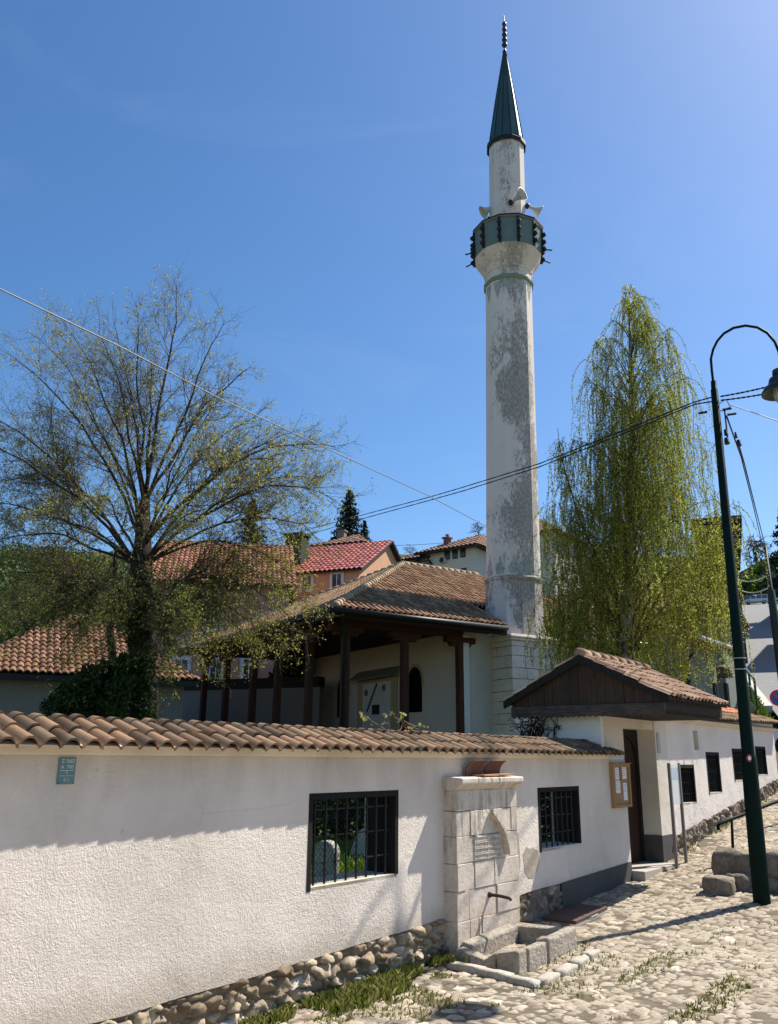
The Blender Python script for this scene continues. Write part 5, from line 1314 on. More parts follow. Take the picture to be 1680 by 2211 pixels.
    for k in range(150):
        j = rg.integers(3, 13); f_ = (j - 3) / 10; p = Q[j] + rg.normal(0, 1, 3) * np.array([.34, .34, .12]) * (1.05 - f_); strand(p, rg.uniform(.3, 1.3) * (1.1 - .7 * f_), rg.normal(0, .4, 2), rg.uniform(.35, .8))
    for k in range(260):
        u_, v_ = rg.uniform(1172, 1260), rg.uniform(1080, 1330); strand(atY(u_, v_, Y0 + rg.uniform(-.9, .9)), rg.uniform(.3, .9), rg.normal(0, .3, 2), rg.uniform(.3, .75))
    for k in range(200):
        u_, v_ = rg.uniform(1480, 1580), rg.uniform(1130, 1330); strand(atY(u_, v_, Y0 + rg.uniform(-.9, .9)), rg.uniform(.3, .9), rg.normal(0, .3, 2), rg.uniform(.3, .75))
    # lone arching spray at the right
    Q = poly(ax(zt(1060)), atY(1538, 960, Y0), (0, 0, 1.1), 12, rg, .02); br.add(Q, np.linspace(.02, .004, 12))
    for k in range(7): st.add(poly(Q[5 + k % 7], Q[5 + k % 7] + np.array([rg.uniform(0, .15), 0, -rg.uniform(.6, 1.3)]), (.12, 0, 0), 6), .003)
    br.build('branches', TW, t); st.build('hanging_twigs', TW, t)
    LFB = leafmat('birch leaf', (.16, .185, .024), (.32, .345, .046), (.52, .52, .11), .55)
    V, F, A = leaves_np(np.concatenate(LC), .037, rg, .6, 1.9, np.concatenate(LR)); np_mesh('crown', V, F, LFB, t, None, False, {'rnd': A})
birch()
NEED = leafmat('spruce needles', (.006, .014, .008), (.012, .026, .014), (.026, .042, .022), .1)
def conifer(u, vtop, vbot, y, halfpx, label, seed):
    rg = np.random.default_rng(seed); top = atY(u, vtop, y); bot = atY(u, vbot, y); h = top[2] - bot[2]; w_ = halfpx * y / 1925
    base = np.array([top[0], y, bot[2] - .15 * h]); t = thing('conifer', label, 'conifer', base, 'dark conifers on the hill')
    b = MB(); b.tube([base, np.array([top[0], y, top[2]])], [.03 * h, .004 * h], 6); b.build('trunk', BARK, t)
    C = []; Dv = []
    nl = 26
    for i in range(nl):
        f = i / nl; z = top[2] - h * 1.1 * f - h * .01; R_ = w_ * (f ** .8) * 1.05 + .02 * h
        for k in range(7 + int(9 * f)):
            a = rg.random() * 2 * math.pi; L_ = R_ * rg.uniform(.6, 1.15); d = np.array([math.cos(a), math.sin(a), -.28 - .2 * f])
            nn = int(6 + 16 * L_ / w_); q = rg.random(nn) ** .7
            P_ = np.array([top[0], y, z]) + d * (q * L_)[:, None] + np.array([0, 0, .12]) * (q ** 2)[:, None] * L_
            C.append(P_ + rg.normal(0, .018 * h, (nn, 3)) * (1, 1, .7)); Dv.append(np.repeat(d[None], nn, 0))
    C = np.concatenate(C); V, F, A = leaves_np(C, .062 * h, rg, .3, 2.6); np_mesh('crown', V, F, NEED, t, None, False, {'rnd': A})
conifer(755, 1060, 1185, 62, 52, 'pointed dark spruce rising above the dark hip roof left of the minaret', 1)
conifer(788, 1125, 1200, 64, 26, 'smaller dark spruce leaning against the right flank of the taller spruce', 5)
conifer(547, 1078, 1200, 48, 50, 'dark spruce half hidden behind the branches of the big spreading tree', 2)
conifer(1690, 1098, 1240, 78, 62, 'dark spruce cut by the right picture edge above the climbing road', 3)
def bare_tree(u, vtop, vbot, y, halfpx, label, seed, leafy=0):
    rg = np.random.default_rng(seed); top = atY(u, vtop, y); bot = atY(u, vbot, y); h = top[2] - bot[2]; w_ = halfpx * y / 1925
    base = np.array([top[0], y, bot[2] - .4 * h]); t = thing('bare_tree', label, 'tree', base, 'leafless distant trees')
    tk = Tubes(5); tk.add(poly(base, np.array([top[0], y, top[2]]), (.05 * h, 0, 0), 8, rg, .02 * h), np.linspace(.03 * h, .006 * h, 8)); tk.build('trunk', BARK, t)
    tw = Tubes(3)
    for i in range(34):
        q = rg.uniform(.15, .95); p = base + (top - base) * (.28 + .7 * q); a = rg.random() * 2 * math.pi
        e = np.array([top[0], y, bot[2]]) + np.array([math.cos(a) * w_ * rg.uniform(.4, 1), math.sin(a) * w_, h * rg.uniform(max(.1, q * .8), 1.02 - .25 * abs(math.cos(a)))])
        Q = poly(p, e, (0, 0, .06 * h), 7, rg, .015 * h); tw.add(Q, np.linspace(.010 * h, .003 * h, 7))
        for k in range(9):
            j = rg.integers(2, 6); d = nrm(nrm(Q[j + 1] - Q[j]) + rg.normal(0, .55, 3)); tw.add(poly(Q[j], Q[j] + d * h * rg.uniform(.08, .22), (0, 0, .02 * h), 4, rg, .008 * h), np.linspace(.005 * h, .002 * h, 4))
    tw.build('twigs', plain('far twig', (.10, .085, .075), .9, .2, 5, 0, .1, 0), t)
bare_tree(1032, 1128, 1172, 84, 24, 'leafless tree behind the cream house next to the minaret', 1)
bare_tree(886, 1176, 1206, 84, 20, 'small leafless tree over the left roof end of the cream house', 2)
bare_tree(1624, 1150, 1275, 150, 26, 'leafless tree with a dark nest at the top of the climbing road', 3)
# ------------------------------------------------------------------ houses
GLS = plain('window pane', (.05, .06, .075), .15, .3, 4, 0, .6, 0)
def win(parent, fr, x0, x1, z0, z1, m=None, fw=.08, y=-.03):
    m = m or plain('white window trim', (.62, .60, .57), .6, .1)
    b = MB(); b.box(fr, x0 - fw, x0, y - .03, .05, z0 - fw, z1 + fw); b.box(fr, x1, x1 + fw, y - .03, .05, z0 - fw, z1 + fw); b.box(fr, x0, x1, y - .03, .05, z1, z1 + fw); b.box(fr, x0, x1, y - .05, .05, z0 - fw, z0)
    b.box(fr, (x0 + x1) / 2 - .02, (x0 + x1) / 2 + .02, y - .015, .04, z0, z1)
    w_ = b.build('window', m, parent); MB().box(fr, x0, x1, y - .004, .03, z0, z1).build('pane', GLS, w_); return w_
def gable_house(name, label, cat, fr, L, Dp, zb, ze, zr, wm, rm, ov=.4, pitch=.33, course=.45, group=None, thing_=None):
    """frame: x along the eave wall facing us, y towards the back"""
    t = thing_ or thing(name, label, cat, fr((L / 2, Dp / 2, zb)), group)
    P_ = Frame(fr((0, 0, 0)), fr.m[1], fr.m[0])
    b = MB(); b.prism(P_, [(0, zb), (Dp, zb), (Dp, ze), (Dp / 2, zr - .05), (0, ze)], 0, L); b.build('wall', wm, t)
    sl_ = (zr - ze) / (Dp / 2)
    sh = []
    for y0, sd in ((-ov, 1), (Dp + ov, -1)):
        o = fr((-ov, y0, ze - sl_ * ov + .08)); v = fr((0, Dp / 2, zr + .08)) - fr((0, y0, ze - sl_ * ov + .08))
        sh.append(tiles(o, fr.m[0], v, L + 2 * ov, np.linalg.norm(v), pitch, course, .06, .04, 5, .06, .004, 6))
    b = MB(); b.prism(P_, [(-ov, ze - sl_ * ov), (Dp / 2, zr), (Dp + ov, ze - sl_ * ov), (Dp + ov, ze - sl_ * ov + .07), (Dp / 2, zr + .08), (-ov, ze - sl_ * ov + .07)], -ov, L + ov)
    rf = b.build('roof', plain('dark roof edge', (.035, .03, .03), .7, .3), t)
    tile_obj('roof_tiles', sh, rm, rf)
    return t
ORW = plaster('apricot render', (.56, .33, .20), 14, .15, .008, dirtamt=.12, fine=False); PKW = plaster('pink render', (.50, .28, .20), 14, .15, .008, dirtamt=.15, fine=False)
RED = tilemat('red glazed tile', (.25, .045, .028), (.32, .06, .038), (.40, .09, .055), (.30, .13, .08), .2, 3); RED.node_tree.nodes['Principled BSDF'].inputs['Roughness'].default_value = .38; RED.node_tree.nodes['Principled BSDF'].inputs['Specular IOR Level'].default_value = .5
ORT = tilemat('orange clay tile', (.145, .068, .04), (.205, .098, .056), (.27, .14, .082), (.16, .11, .07), .5, 3)
BRT = tilemat('brown clay tile', (.16, .085, .06), (.22, .12, .085), (.28, .16, .11), (.18, .13, .09), .4, 3)
ex = nrm((.93, -.37, 0)); ey = nrm((.37, .93, 0))
Q = atY(775, 1240, 37); HF_ = Frame((Q[0], Q[1], 0), ex, ey)
on = lambda fr, u, v: fr.inv(inter(u, v, fr.o, fr.m[1]))
ong = lambda fr, u, v: fr.inv(inter(u, v, fr.o, fr.m[0]))
pk = ong(HF_, 838, 1172); ze = on(HF_, 770, 1228)[2]; xl = on(HF_, 560, 1240)[0]
fr = Frame(HF_((xl, 0, 0)), ex, ey)
oh = gable_house('apricot_house', 'apricot rendered house with bright red tiled roof and plain gable behind the mosque roof', 'house', fr, -xl, 2 * pk[1], 1, ze, pk[2], ORW, RED, .25, .24, .34)
for u0, u1, v0, v1 in ((655, 672, 1246, 1272), (719, 737, 1241, 1268)):
    a = on(HF_, u0, v0); c = on(HF_, u1, v1); win(oh, HF_, a[0], c[0], c[2], a[2], None, .13)
b = MB(); a = on(HF_, 633, 1258); b.tube([HF_((a[0], -.1, ze - .2)), HF_((a[0], -.1, 3))], .09, 8); b.build('downpipe', GUT, oh)
b = MB(); c = atY(641, 1190, 39.5); FC = Frame(c, ex, ey); b.box(FC, -.42, .42, -.4, .4, -1.2, .72); b.box(FC, -.5, .5, -.48, .48, .72, .80); ch_ = b.build('chimney', plain('ivy dark chimney', (.04, .045, .03), .9, .4, 6), oh)
# pink wing
exw = nrm((.985, .17, 0)); eyw = nrm((-.17, .985, 0)); Q = atY(622, 1300, 33.5); WF = Frame((Q[0], Q[1], 0), exw, eyw)
ze = on(WF, 622, 1262)[2]; xl = on(WF, 330, 1300)[0]; zr_ = ong(WF, 621, 1184)
fr = Frame(WF((xl, 0, 0)), exw, eyw)
ph = gable_house('pink_house', 'long pink rendered house with orange tiled roof mostly hidden by the spreading tree', 'house', fr, -xl, 7.2, 1, ze, ze + 2.35, PKW, tilemat('salmon clay tile', (.20, .078, .046), (.255, .10, .06), (.32, .14, .088), (.2, .12, .08), .4, 3), .3, .2, .3)
for u0, u1, v0, v1 in ((456, 476, 1424, 1474), (527, 547, 1424, 1474), (448, 474, 1322, 1356), (560, 580, 1330, 1360), (380, 402, 1424, 1474)):
    a = on(WF, u0, v0); c = on(WF, u1, v1); win(ph, WF, a[0], c[0], c[2], a[2], None, .14)
def hip_house(name, label, fr, L, Dp, zb, ze, zr, wm, rm, ov=.45, hipw=None, pitch=.35, course=.45, cat='house', group=None):
    t = thing(name, label, cat, fr((L / 2, Dp / 2, zb)), group)
    b = MB(); b.box(fr, 0, L, 0, Dp, zb, ze); b.build('wall', wm, t)
    hp = (Dp / 2 + ov) if hipw is None else hipw
    c = [np.array(p) for p in ((-ov, -ov, ze), (L + ov, -ov, ze), (L + ov, Dp + ov, ze), (-ov, Dp + ov, ze))]
    r1 = np.array([min(-ov + hp, L / 2), Dp / 2, zr]); r2 = np.array([max(L + ov - hp, L / 2 + .01), Dp / 2, zr])
    b = MB(); b.add([fr(p) for p in c + [r1, r2]], [(0, 1, 5, 4), (1, 2, 5), (2, 3, 4, 5), (3, 0, 4), (0, 3, 2, 1)]); rf = b.build('roof', plain('dark roof edge', (.035, .03, .03)), t)
    zz = np.array([0, 0, .05])
    for (p, q, tp_, hs) in ((c[0], c[1], (r1, r2), 0), (c[1], c[2], (r2, r2), 1), (c[3], c[0], (r1, r1), 2)):
        u = fr(q) - fr(p); Lu = np.linalg.norm(u); u = u / Lu; v = fr(tp_[0]) - fr(p); v = v - u * v.dot(u)
        V, F, A = tiles(fr(p + zz), u, v, Lu, np.linalg.norm(v), pitch, course, .06, .04, 9, .06, .004, 6)
        mid_ = (fr(p) + fr(q)) / 2
        def hpl(a_, b_):
            d = nrm(b_ - a_); n_ = nrm(np.cross(d, (0, 0, 1)))
            return (a_, n_ if (mid_ - a_).dot(n_) < 0 else -n_)
        me = clip_np(V, F, A, [hpl(fr(p), fr(tp_[0])), hpl(fr(q), fr(tp_[1]))])
        me.transform(Matrix.Translation(Vector(-nporg(rf)))); finish(me, 'roof_tiles', rm, rf, None, True)
    b = MB(); b.box(fr, -ov - .06, L + ov, -ov - .1, -ov, ze - .12, ze + .02); b.build('gutter', GUT, t)
    return t
# dark hip roofed house behind
Q = atY(690, 1178, 50); F_ = Frame((Q[0], Q[1], 0), ex, ey)
L = on(F_, 778, 1174)[0]; zr_ = on(F_, 720, 1146)[2]
dh = hip_house('brown_roof_house', 'house with a dark brown hip roof and chimney peeping over the red roof', F_, L, 5.0, 5, on(F_, 735, 1180)[2], zr_ + .25, plain('dark grey wall', (.16, .15, .14)), BRT)  # walls in one even dark grey
c = atY(738, 1160, 51.5); b = MB(); FC = Frame(c, ex, ey); b.box(FC, -.24, .24, -.2, .2, -.7, .34); b.box(FC, -.3, .3, -.26, .26, .34, .42); b.build('chimney', plain('brick chimney', (.22, .17, .14), .9, .3, 8), dh)
# cream house
ex2 = nrm((.80, -.60, 0)); ey2 = nrm((.60, .80, 0))
CRW = plaster('cream render', (.66, .60, .49), 10, .1, .008, dirtamt=.1, fine=False)
Q = atY(1024, 1200, 60); F_ = Frame((Q[0], Q[1], 0), ex2, ey2)
x0 = on(F_, 920, 1215)[0]; zev = on(F_, 1024, 1181)[2]; rp = atY(1005, 1166, 64)
fr = Frame(F_((x0, 0, 0)), ex2, ey2)
chh = hip_house('cream_house', 'cream house with brown hip roof, air conditioner and three tall windows left of the minaret', fr, -x0, 9.0, 4, zev, zev + 2.1, CRW, BRT, .6, 4.5)
DKW = plain('dark window trim', (.03, .028, .03), .6, .2)
wz = lambda z: z
for u0, u1, v0, v1 in ((962, 970, 1189, 1206), (979, 987, 1187, 1204), (996, 1004, 1184, 1201), (998, 1006, 1229, 1240)):
    a = on(F_, u0, v0); c = on(F_, u1, v1); win(chh, F_, a[0], c[0], c[2], a[2], DKW, .06)
a = on(F_, 955, 1207); c = on(F_, 965, 1215); b = MB(); b.box(F_, a[0], c[0], -.35, 0, c[2], a[2]); ac_ = b.build('air_conditioner', plain('white unit', (.6, .6, .58), .5, .1), chh, bevel=.03)
b = MB(); m_ = (a + c) / 2; b.lathe(Frame(F_((m_[0] - .03, -.36, m_[2])), ex2, (0, 0, 1), -ey2), [(.20, 0), (.19, .01)], 14); b.build('fan_grille', DKW, ac_)
c = atY(966, 1176, 63); FC = Frame(c, ex2, ey2); b = MB(); b.box(FC, -.22, .22, -.2, .2, -.9, .45); b.box(FC, -.32, .32, -.3, .3, .45, .56); b.box(FC, -.1, .12, -.1, .1, .68, .8); b.build('chimney', plain('red chimney', (.20, .10, .08)), chh)
b = MB(); a = on(F_, 926, 1205); b.tube([F_((a[0], -.5, zev - .15)), F_((a[0] + .3, -.1, zev - .8)), F_((a[0] + .3, -.1, 5))], .08, 7); b.build('downpipe', GUT, chh)
x1 = on(F_, 868, 1215)[0]; zl = on(F_, 900, 1205)[2]
fr = Frame(F_((x1, .5, 0)), ex2, ey2)
lw = hip_house('cream_annexe', 'lower cream annexe with brown roof joined to the left of the cream house', fr, x0 - x1 - .1, 7.5, 4, zl, zl + 1.9, CRW, BRT, .5, 4.0)
for u0, u1, v0, v1 in ((899, 907, 1212, 1222), (928, 936, 1200, 1220)):
    fr2 = Frame(F_((0, .5, 0)), ex2, ey2); a = on(fr2, u0, v0); c = on(fr2, u1, v1); win(lw, fr2, a[0], c[0], c[2], a[2], DKW, .06)
fr2 = Frame(F_((0, .5, 0)), ex2, ey2); a = on(fr2, 905, 1219); c = on(fr2, 940, 1226)
b = MB(); b.box(fr2, a[0], c[0], -.9, -.85, a[2] - .06, a[2] + .04); b.box(fr2, a[0], c[0], -.9, 0, c[2] - .3, c[2] - .15)
for i in range(9): x = a[0] + (c[0] - a[0]) * i / 8; b.box(fr2, x - .02, x + .02, -.9, -.85, c[2] - .2, a[2])
b.build('balcony', DKW, lw)
Q = atY(1040, 1172, 75); F_ = Frame((Q[0], Q[1], 0), ex2, ey2)
hip_house('hillside_house', 'house with a weathered red roof showing between the cream house and the minaret', F_, 7, 6, 8, Q[2], Q[2] + 2.3, CRW, BRT, .5)
# tiled house on the left
Q = atY(-70, 1455, 21); ex3 = nrm((.91, .41, 0)); ey3 = nrm((-.41, .91, 0)); F_ = Frame((Q[0], Q[1], 0), ex3, ey3)
L = on(F_, 400, 1450)[0]
hip_house('left_house', 'grey house with an orange tiled hip roof behind the spreading tree on the left', F_, L, 6.4, .5, Q[2], Q[2] + 2.0, plaster('grey house render', (.20, .19, .165), 12, .2, .01, fine=False), ORT, .3, 2.6, .17, .27)
# back wall of the courtyard with dark coping
bw = thing('back_wall', 'low grey courtyard wall with a dark timber capping seen through the porch columns', 'wall', atY(500, 1560, 31.5))
Q = atY(330, 1500, 31.5); F_ = Frame((Q[0], Q[1], 0), ex, ey); xr = on(F_, 690, 1500)[0]; zt_ = on(F_, 330, 1492)[2]
MB().box(F_, -1, xr, 0, .3, 1, zt_).build('wall', plaster('grey courtyard render', (.22, .205, .18), 12, .2, .01, fine=False), bw)
MB().box(F_, -1, xr, -.08, .38, zt_, zt_ + .34).build('capping', plain('dark capping', (.02, .018, .017), .8, .3), bw)
leaf_mass('dark_shrub', 'dark evergreen shrub between the porch columns under the left eave', 'shrub', [(atY(618, 1450, 31), (.45, .4, .6)), (atY(645, 1440, 31), (.45, .4, .7)), (atY(600, 1475, 31), (.4, .4, .4))], 2500, .14, IVY, 9, atY(625, 1490, 31))
# leafless climber beside the gatehouse and vine twigs over the coping
sh_t = Tubes(4); rg = np.random.default_rng(31); b0 = atY(1165, 1600, 13.2)
for i in range(34):
    p = b0 + np.array([rg.uniform(-.25, .3), rg.uniform(-.2, .2), -.2]); e = atY(rg.uniform(1118, 1218), rg.uniform(1528, 1570), 13.2 + rg.uniform(-.3, .3)); Q = poly(p, e, (rg.uniform(-.2, .2), 0, .15), 8, rg, .03); sh_t.add(Q, np.linspace(.012, .004, 8))
    for k in range(6): j = rg.integers(2, 7); d = nrm(rg.normal(size=3)); sh_t.add(poly(Q[j], Q[j] + d * rg.uniform(.1, .3), (0, 0, .03), 4, rg, .01), .004)
tag(sh_t.build('bare_shrub', plain('dry dark stem', (.03, .024, .02), .9, .3, 5, 0, .1, 0), None, b0), 'tangle of dark leafless stems beside the gatehouse under its gable', 'shrub')
vb = FW((8.0, -.35, 2.2)); vt = thing('coping_vine', 'thin vine twigs with a few pale leaves straggling over the coping above the fountain', 'vine', vb)
tv = Tubes(4); lv = []
for px in ([(838, 1582), (815, 1562), (792, 1548), (778, 1540)], [(846, 1580), (832, 1560), (826, 1540)], [(862, 1580), (872, 1560), (850, 1545), (838, 1536)], [(880, 1578), (868, 1555), (872, 1540)], [(880, 1575), (930, 1590), (985, 1612), (1010, 1640)], [(870, 1560), (905, 1575), (930, 1600)], [(855, 1580), (880, 1563), (925, 1573)]):
    Q = [inter(u, v, FW((0, -.2, 0)), N) for u, v in px]; Q = np.array(Q); n_ = 10; t = np.linspace(0, len(Q) - 1, n_); j = np.minimum(t.astype(int), len(Q) - 2); f = (t - j)[:, None]
    P_ = Q[j] * (1 - f) + Q[j + 1] * f + rg.normal(0, .008, (n_, 3)); tv.add(P_, np.linspace(.006, .0025, n_)); lv.append(P_[4:] + rg.normal(0, .018, (n_ - 4, 3)))
tv.build('twigs', plain('vine stem', (.16, .11, .07), .9, .2, 5, 0, .1, 0), vt)
V, F, A = leaves_np(np.concatenate(lv), .05, rg, 0, 1.2); np_mesh('leaves', V, F, leafmat('pale vine leaf', (.20, .24, .05), (.32, .34, .10), (.45, .45, .2), .35), vt, None, False, {'rnd': A})
# ------------------------------------------------------------------ right hand side up the hill
GRW = plaster('grey green render', (.16, .18, .155), 12, .2, .01, fine=False)
exg = nrm((.90, -.438, 0)); eyg = nrm((.438, .90, 0))
Q = atY(1588, 1308, 27); GL = 6.5; GO = .55
fr = Frame(Q - exg * (GL + GO) + eyg * GO - np.array([0, 0, Q[2]]), exg, eyg)
gh = hip_house('green_house', 'grey green house with overhanging tiled roof behind the gatehouse roof', fr, GL, 5.2, 1, Q[2], Q[2] + 1.7, GRW, BRT, GO, 2.6, .22, .34)
F_ = Frame(fr((GL, 0, 0)), exg, eyg)
p0 = atY(1506, 1376, 23.5); d_ = ray(1582, 1405); p1 = p0 + T * ((inter(1582, 1405, p0, N) - p0).dot(T)); v = -N * 1.5 + np.array([0, 0, .62])
b = MB(); o = p0; u_ = p1 - p0
b.add([o, o + u_, o + u_ + v, o + v] + [q - np.array([0, 0, .14]) for q in (o, o + u_, o + u_ + v, o + v)], [(0, 1, 2, 3), (4, 5, 6, 7), (0, 1, 5, 4), (1, 2, 6, 5), (2, 3, 7, 6), (3, 0, 4, 7)]); ln_ = b.build('lean_to_roof', wood('orange soffit', (.25, .09, .035)), gh)
tile_obj('roof_tiles', [tiles(o + np.array([0, 0, .03]), u_, v, np.linalg.norm(u_), np.linalg.norm(v), .18, .3, .05, .03, 78)], BRT, ln_)
b = MB(); b.box(Frame(p0, T, -N), .25, np.linalg.norm(u_) - .3, .45, 1.5, -7, .1); b.build('lean_to_wall', GRW, gh)
b = MB(); b.tube([o + N * .06, o + u_ + N * .06], .06, 8); b.build('gutter', plain('pale zinc gutter', (.55, .56, .55)), gh)
b = MB(); q0 = o + T * .2; b.tube([q0 + N * .06, q0 - N * .2 - np.array([0, 0, .35]), q0 - N * .4 - np.array([0, 0, .6]), q0 - N * .4 - np.array([0, 0, 5])], .05, 7); b.build('downpipe', GUT, gh)
for u0, u1, v0, v1 in ((1566, 1573, 1478, 1530), (1540, 1548, 1478, 1530)):
    WFg = Frame(p0 - N * .44 - np.array([0, 0, p0[2]]), T, -N)
    a = on(WFg, u0, v0); c2 = on(WFg, u1, v1); win(gh, WFg, a[0], c2[0], c2[2], a[2], DKW, .04)
WFg = Frame(p0 - N * .44 - np.array([0, 0, p0[2]]), T, -N); a = on(WFg, 1556, 1440); b = MB(); b.lathe(Frame(WFg((a[0], -.05, a[2])), T, N), [(.16, .05), (.25, -.02), (.30, -.32), (.02, -.33)], 12); b.build('door_canopy', plain('brown canopy', (.09, .06, .045)), gh)
# brown building behind the birch with stacked sign letters
Q = atY(1500, 1290, 46); F_ = Frame((Q[0], Q[1], 0), nrm((.93, -.36, 0)), nrm((.36, .93, 0)))
xr = on(F_, 1596, 1250)[0]; zt_ = on(F_, 1590, 1128)[2]
bb = thing('brown_building', 'tall brown building half hidden by the birch with vertical sign letters on its corner', 'building', F_((xr / 2, 4, 4)))
MB().box(F_, .5, xr, 0, 9, 2, zt_).build('wall', plain('brown facade', (.085, .062, .05), .9, .3, 2), bb)
b = MB(); b.box(F_, .2, xr + .45, -.4, 9.3, zt_, zt_ + .3); b.box(F_, xr - .8, xr + .35, -.35, 9, zt_ - .9, zt_ - .35); b.build('roof', plain('dark roof edge', (.035, .03, .03)), bb)
for i, (v0, v1) in enumerate(((1165, 1185), (1205, 1225), (1245, 1262))):
    for u0, u1 in ((1566, 1574), (1580, 1588)):
        a = on(F_, u0, v0); c = on(F_, u1, v1); win(bb, F_, a[0], c[0], c[2], a[2], plain('wooden trim', (.2, .13, .08)), .1)
    a = on(F_, 1560, v1 + 4); b = MB(); b.box(F_, a[0], xr + .1, -.8, 0, a[2] - .12, a[2]); b.box(F_, a[0], xr + .1, -.84, -.78, a[2], a[2] + .5); b.build('balcony', plain('balcony board', (.11, .085, .07), .9, .3, 4), bb)
b = MB()
LF_ = Frame(F_((xr + .38, -.3, 0)), F_.m[0], F_.m[1])
for ch_, v in (('H', 1206), ('O', 1222), ('T', 1238)):
    z = on(F_, 1606, v)[2]; b.text(LF_, ch_, .40, -.02, .17, z - .1)
V0 = list(b.V); F0_ = list(b.F); n_ = len(V0); off_ = LF_.m[1] * .1
so = b.build('sign_letters', BLACK(), bb, recalc=False); sm = so.modifiers.new('solid', 'SOLIDIFY'); sm.thickness = .08
# unseen houses added beyond the right edge of the picture to shade the road
for r0, r1, h_, lab in ((53, 66, 13, 'tall unseen house added beyond the right picture edge to shade the lower road'), (75, 112, 14, 'long unseen house added beyond the right picture edge to shade the upper road')):
    o_ = np.array([r0 * RDIR[0] + 5.6 * RNOR[0], r0 * RDIR[1] + 5.6 * RNOR[1], 0]); zz_ = 1.35 + .2 * (r0 - 21.5)
    hip_house('unseen_shade_house', lab, Frame(o_, (RNOR[0], RNOR[1], 0), (*RDIR, 0)), 8, r1 - r0, zz_ - 2, zz_ + h_ - 2, zz_ + h_, CRW, BRT, .4)
# climbing road, kerb, stairs
wl = lambda r_: np.interp(r_, [22, 36, 52, 140], [1.2, .05, -1.4, -1.5])
rr = np.arange(22.5, 142, 1.0); wv = np.linspace(0, 1.0, 25)
RR, WV = np.meshgrid(rr, wv, indexing='ij'); WV = wl(RR) + (5.0 - wl(RR)) * WV; PX = RR * RDIR[0] + WV * RNOR[0]; PY = RR * RDIR[1] + WV * RNOR[1]; PZ = 1.35 + .2 * np.maximum(0, np.minimum(RR, 136) - 21.5) + .03
def road_m():
    m = NT('grey setts', .85, .25); c = m.mix(m.noise(3, 6), (.15, .147, .14), (.25, .243, .23)); c = m.mix(m.math('MULTIPLY', m.ramp(m.vor(5, 'DISTANCE_TO_EDGE'), [(.0, 1.), (.08, 0.)]), .5), c, (.1, .095, .09)); m.col(c); m.bump(m.noise(8, 5), .5, .03); return m.m
tag(np_mesh('road', np.stack([PX, PY, PZ], -1).reshape(-1, 3), grid_faces(len(rr), len(wv)), mat('road setts', road_m), None, None, True), None, None, kind='structure')
def rp(r_, w_, dz=0): return np.array([r_ * RDIR[0] + w_ * RNOR[0], r_ * RDIR[1] + w_ * RNOR[1], 1.35 + .2 * max(0, min(r_, 136) - 21.5) + .03 + dz])
b = MB()
for r0 in np.arange(33, 136, 1.5):
    e_ = r0 + 1.49; p = [rp(r0, wl(r0), -.1), rp(e_, wl(e_), -.1), rp(e_, wl(e_) - .3, -.1), rp(r0, wl(r0) - .3, -.1)]; b.add(p + [q + np.array([0, 0, .24]) for q in p], [(0, 1, 2, 3), (4, 5, 6, 7), (0, 1, 5, 4), (1, 2, 6, 5), (2, 3, 7, 6), (3, 0, 4, 7)])
tag(b.build('kerb', plain('pale kerb', (.5, .47, .4), .9, .2, 3), None, None), None, None, kind='structure')
stt = thing('stairway', 'stone stairway with green railing climbing beside the road past the green house', 'stairs', rp(34, -1.0))
b = MB(); RF = Frame((0, 0, 0), (*RDIR, 0), (-RNOR[0], -RNOR[1], 0))
for i in range(32):
    r_ = 32.0 + i * .66; z = rp(r_, 0)[2]; b.box(RF, r_, r_ + .69, -wl(r_) + .65, -wl(r_) + 2.4, z - .6, z + .13 + .14, random.random() * .5)
b.build('steps', stone('stair stone', (.36, .32, .27), (.25, .22, .18)), stt)
b = MB()
for i in range(10):
    r_ = 32.2 + i * 2.1; b.tube([rp(r_, wl(r_) - .55), rp(r_, wl(r_) - .55, 1.15)], .04, 6)
for dz in (1.15, .65): b.tube([rp(r_, wl(r_) - .55, dz) for r_ in (32.2, 36, 44, 51.1)], .04, 6)
b.build('railing', plain('green railing', (.02, .06, .04), .5, .3), stt)
b = MB(); 
pts_ = []
rg = np.random.default_rng(55); a = rg.uniform(30, 52, 2600); c = wl(a) - rg.uniform(.3, .62, 2600)
pts_ = np.array([rp(x, y, .0) for x, y in zip(a, c)])
a2 = rg.uniform(21.3, 24, 1600); c2 = rg.uniform(-.6, 2.5, 1600); pts2 = np.stack([a2 * RDIR[0] + c2 * RNOR[0], a2 * RDIR[1] + c2 * RNOR[1], terrain(a2 * RDIR[0] + c2 * RNOR[0], a2 * RDIR[1] + c2 * RNOR[1])], 1)
tag(grass('verge', np.concatenate([pts_, pts2]), .17, '', (.06, .12, .015), (.12, .2, .02), (.18, .26, .04), 8, .03), None, None, kind='stuff')
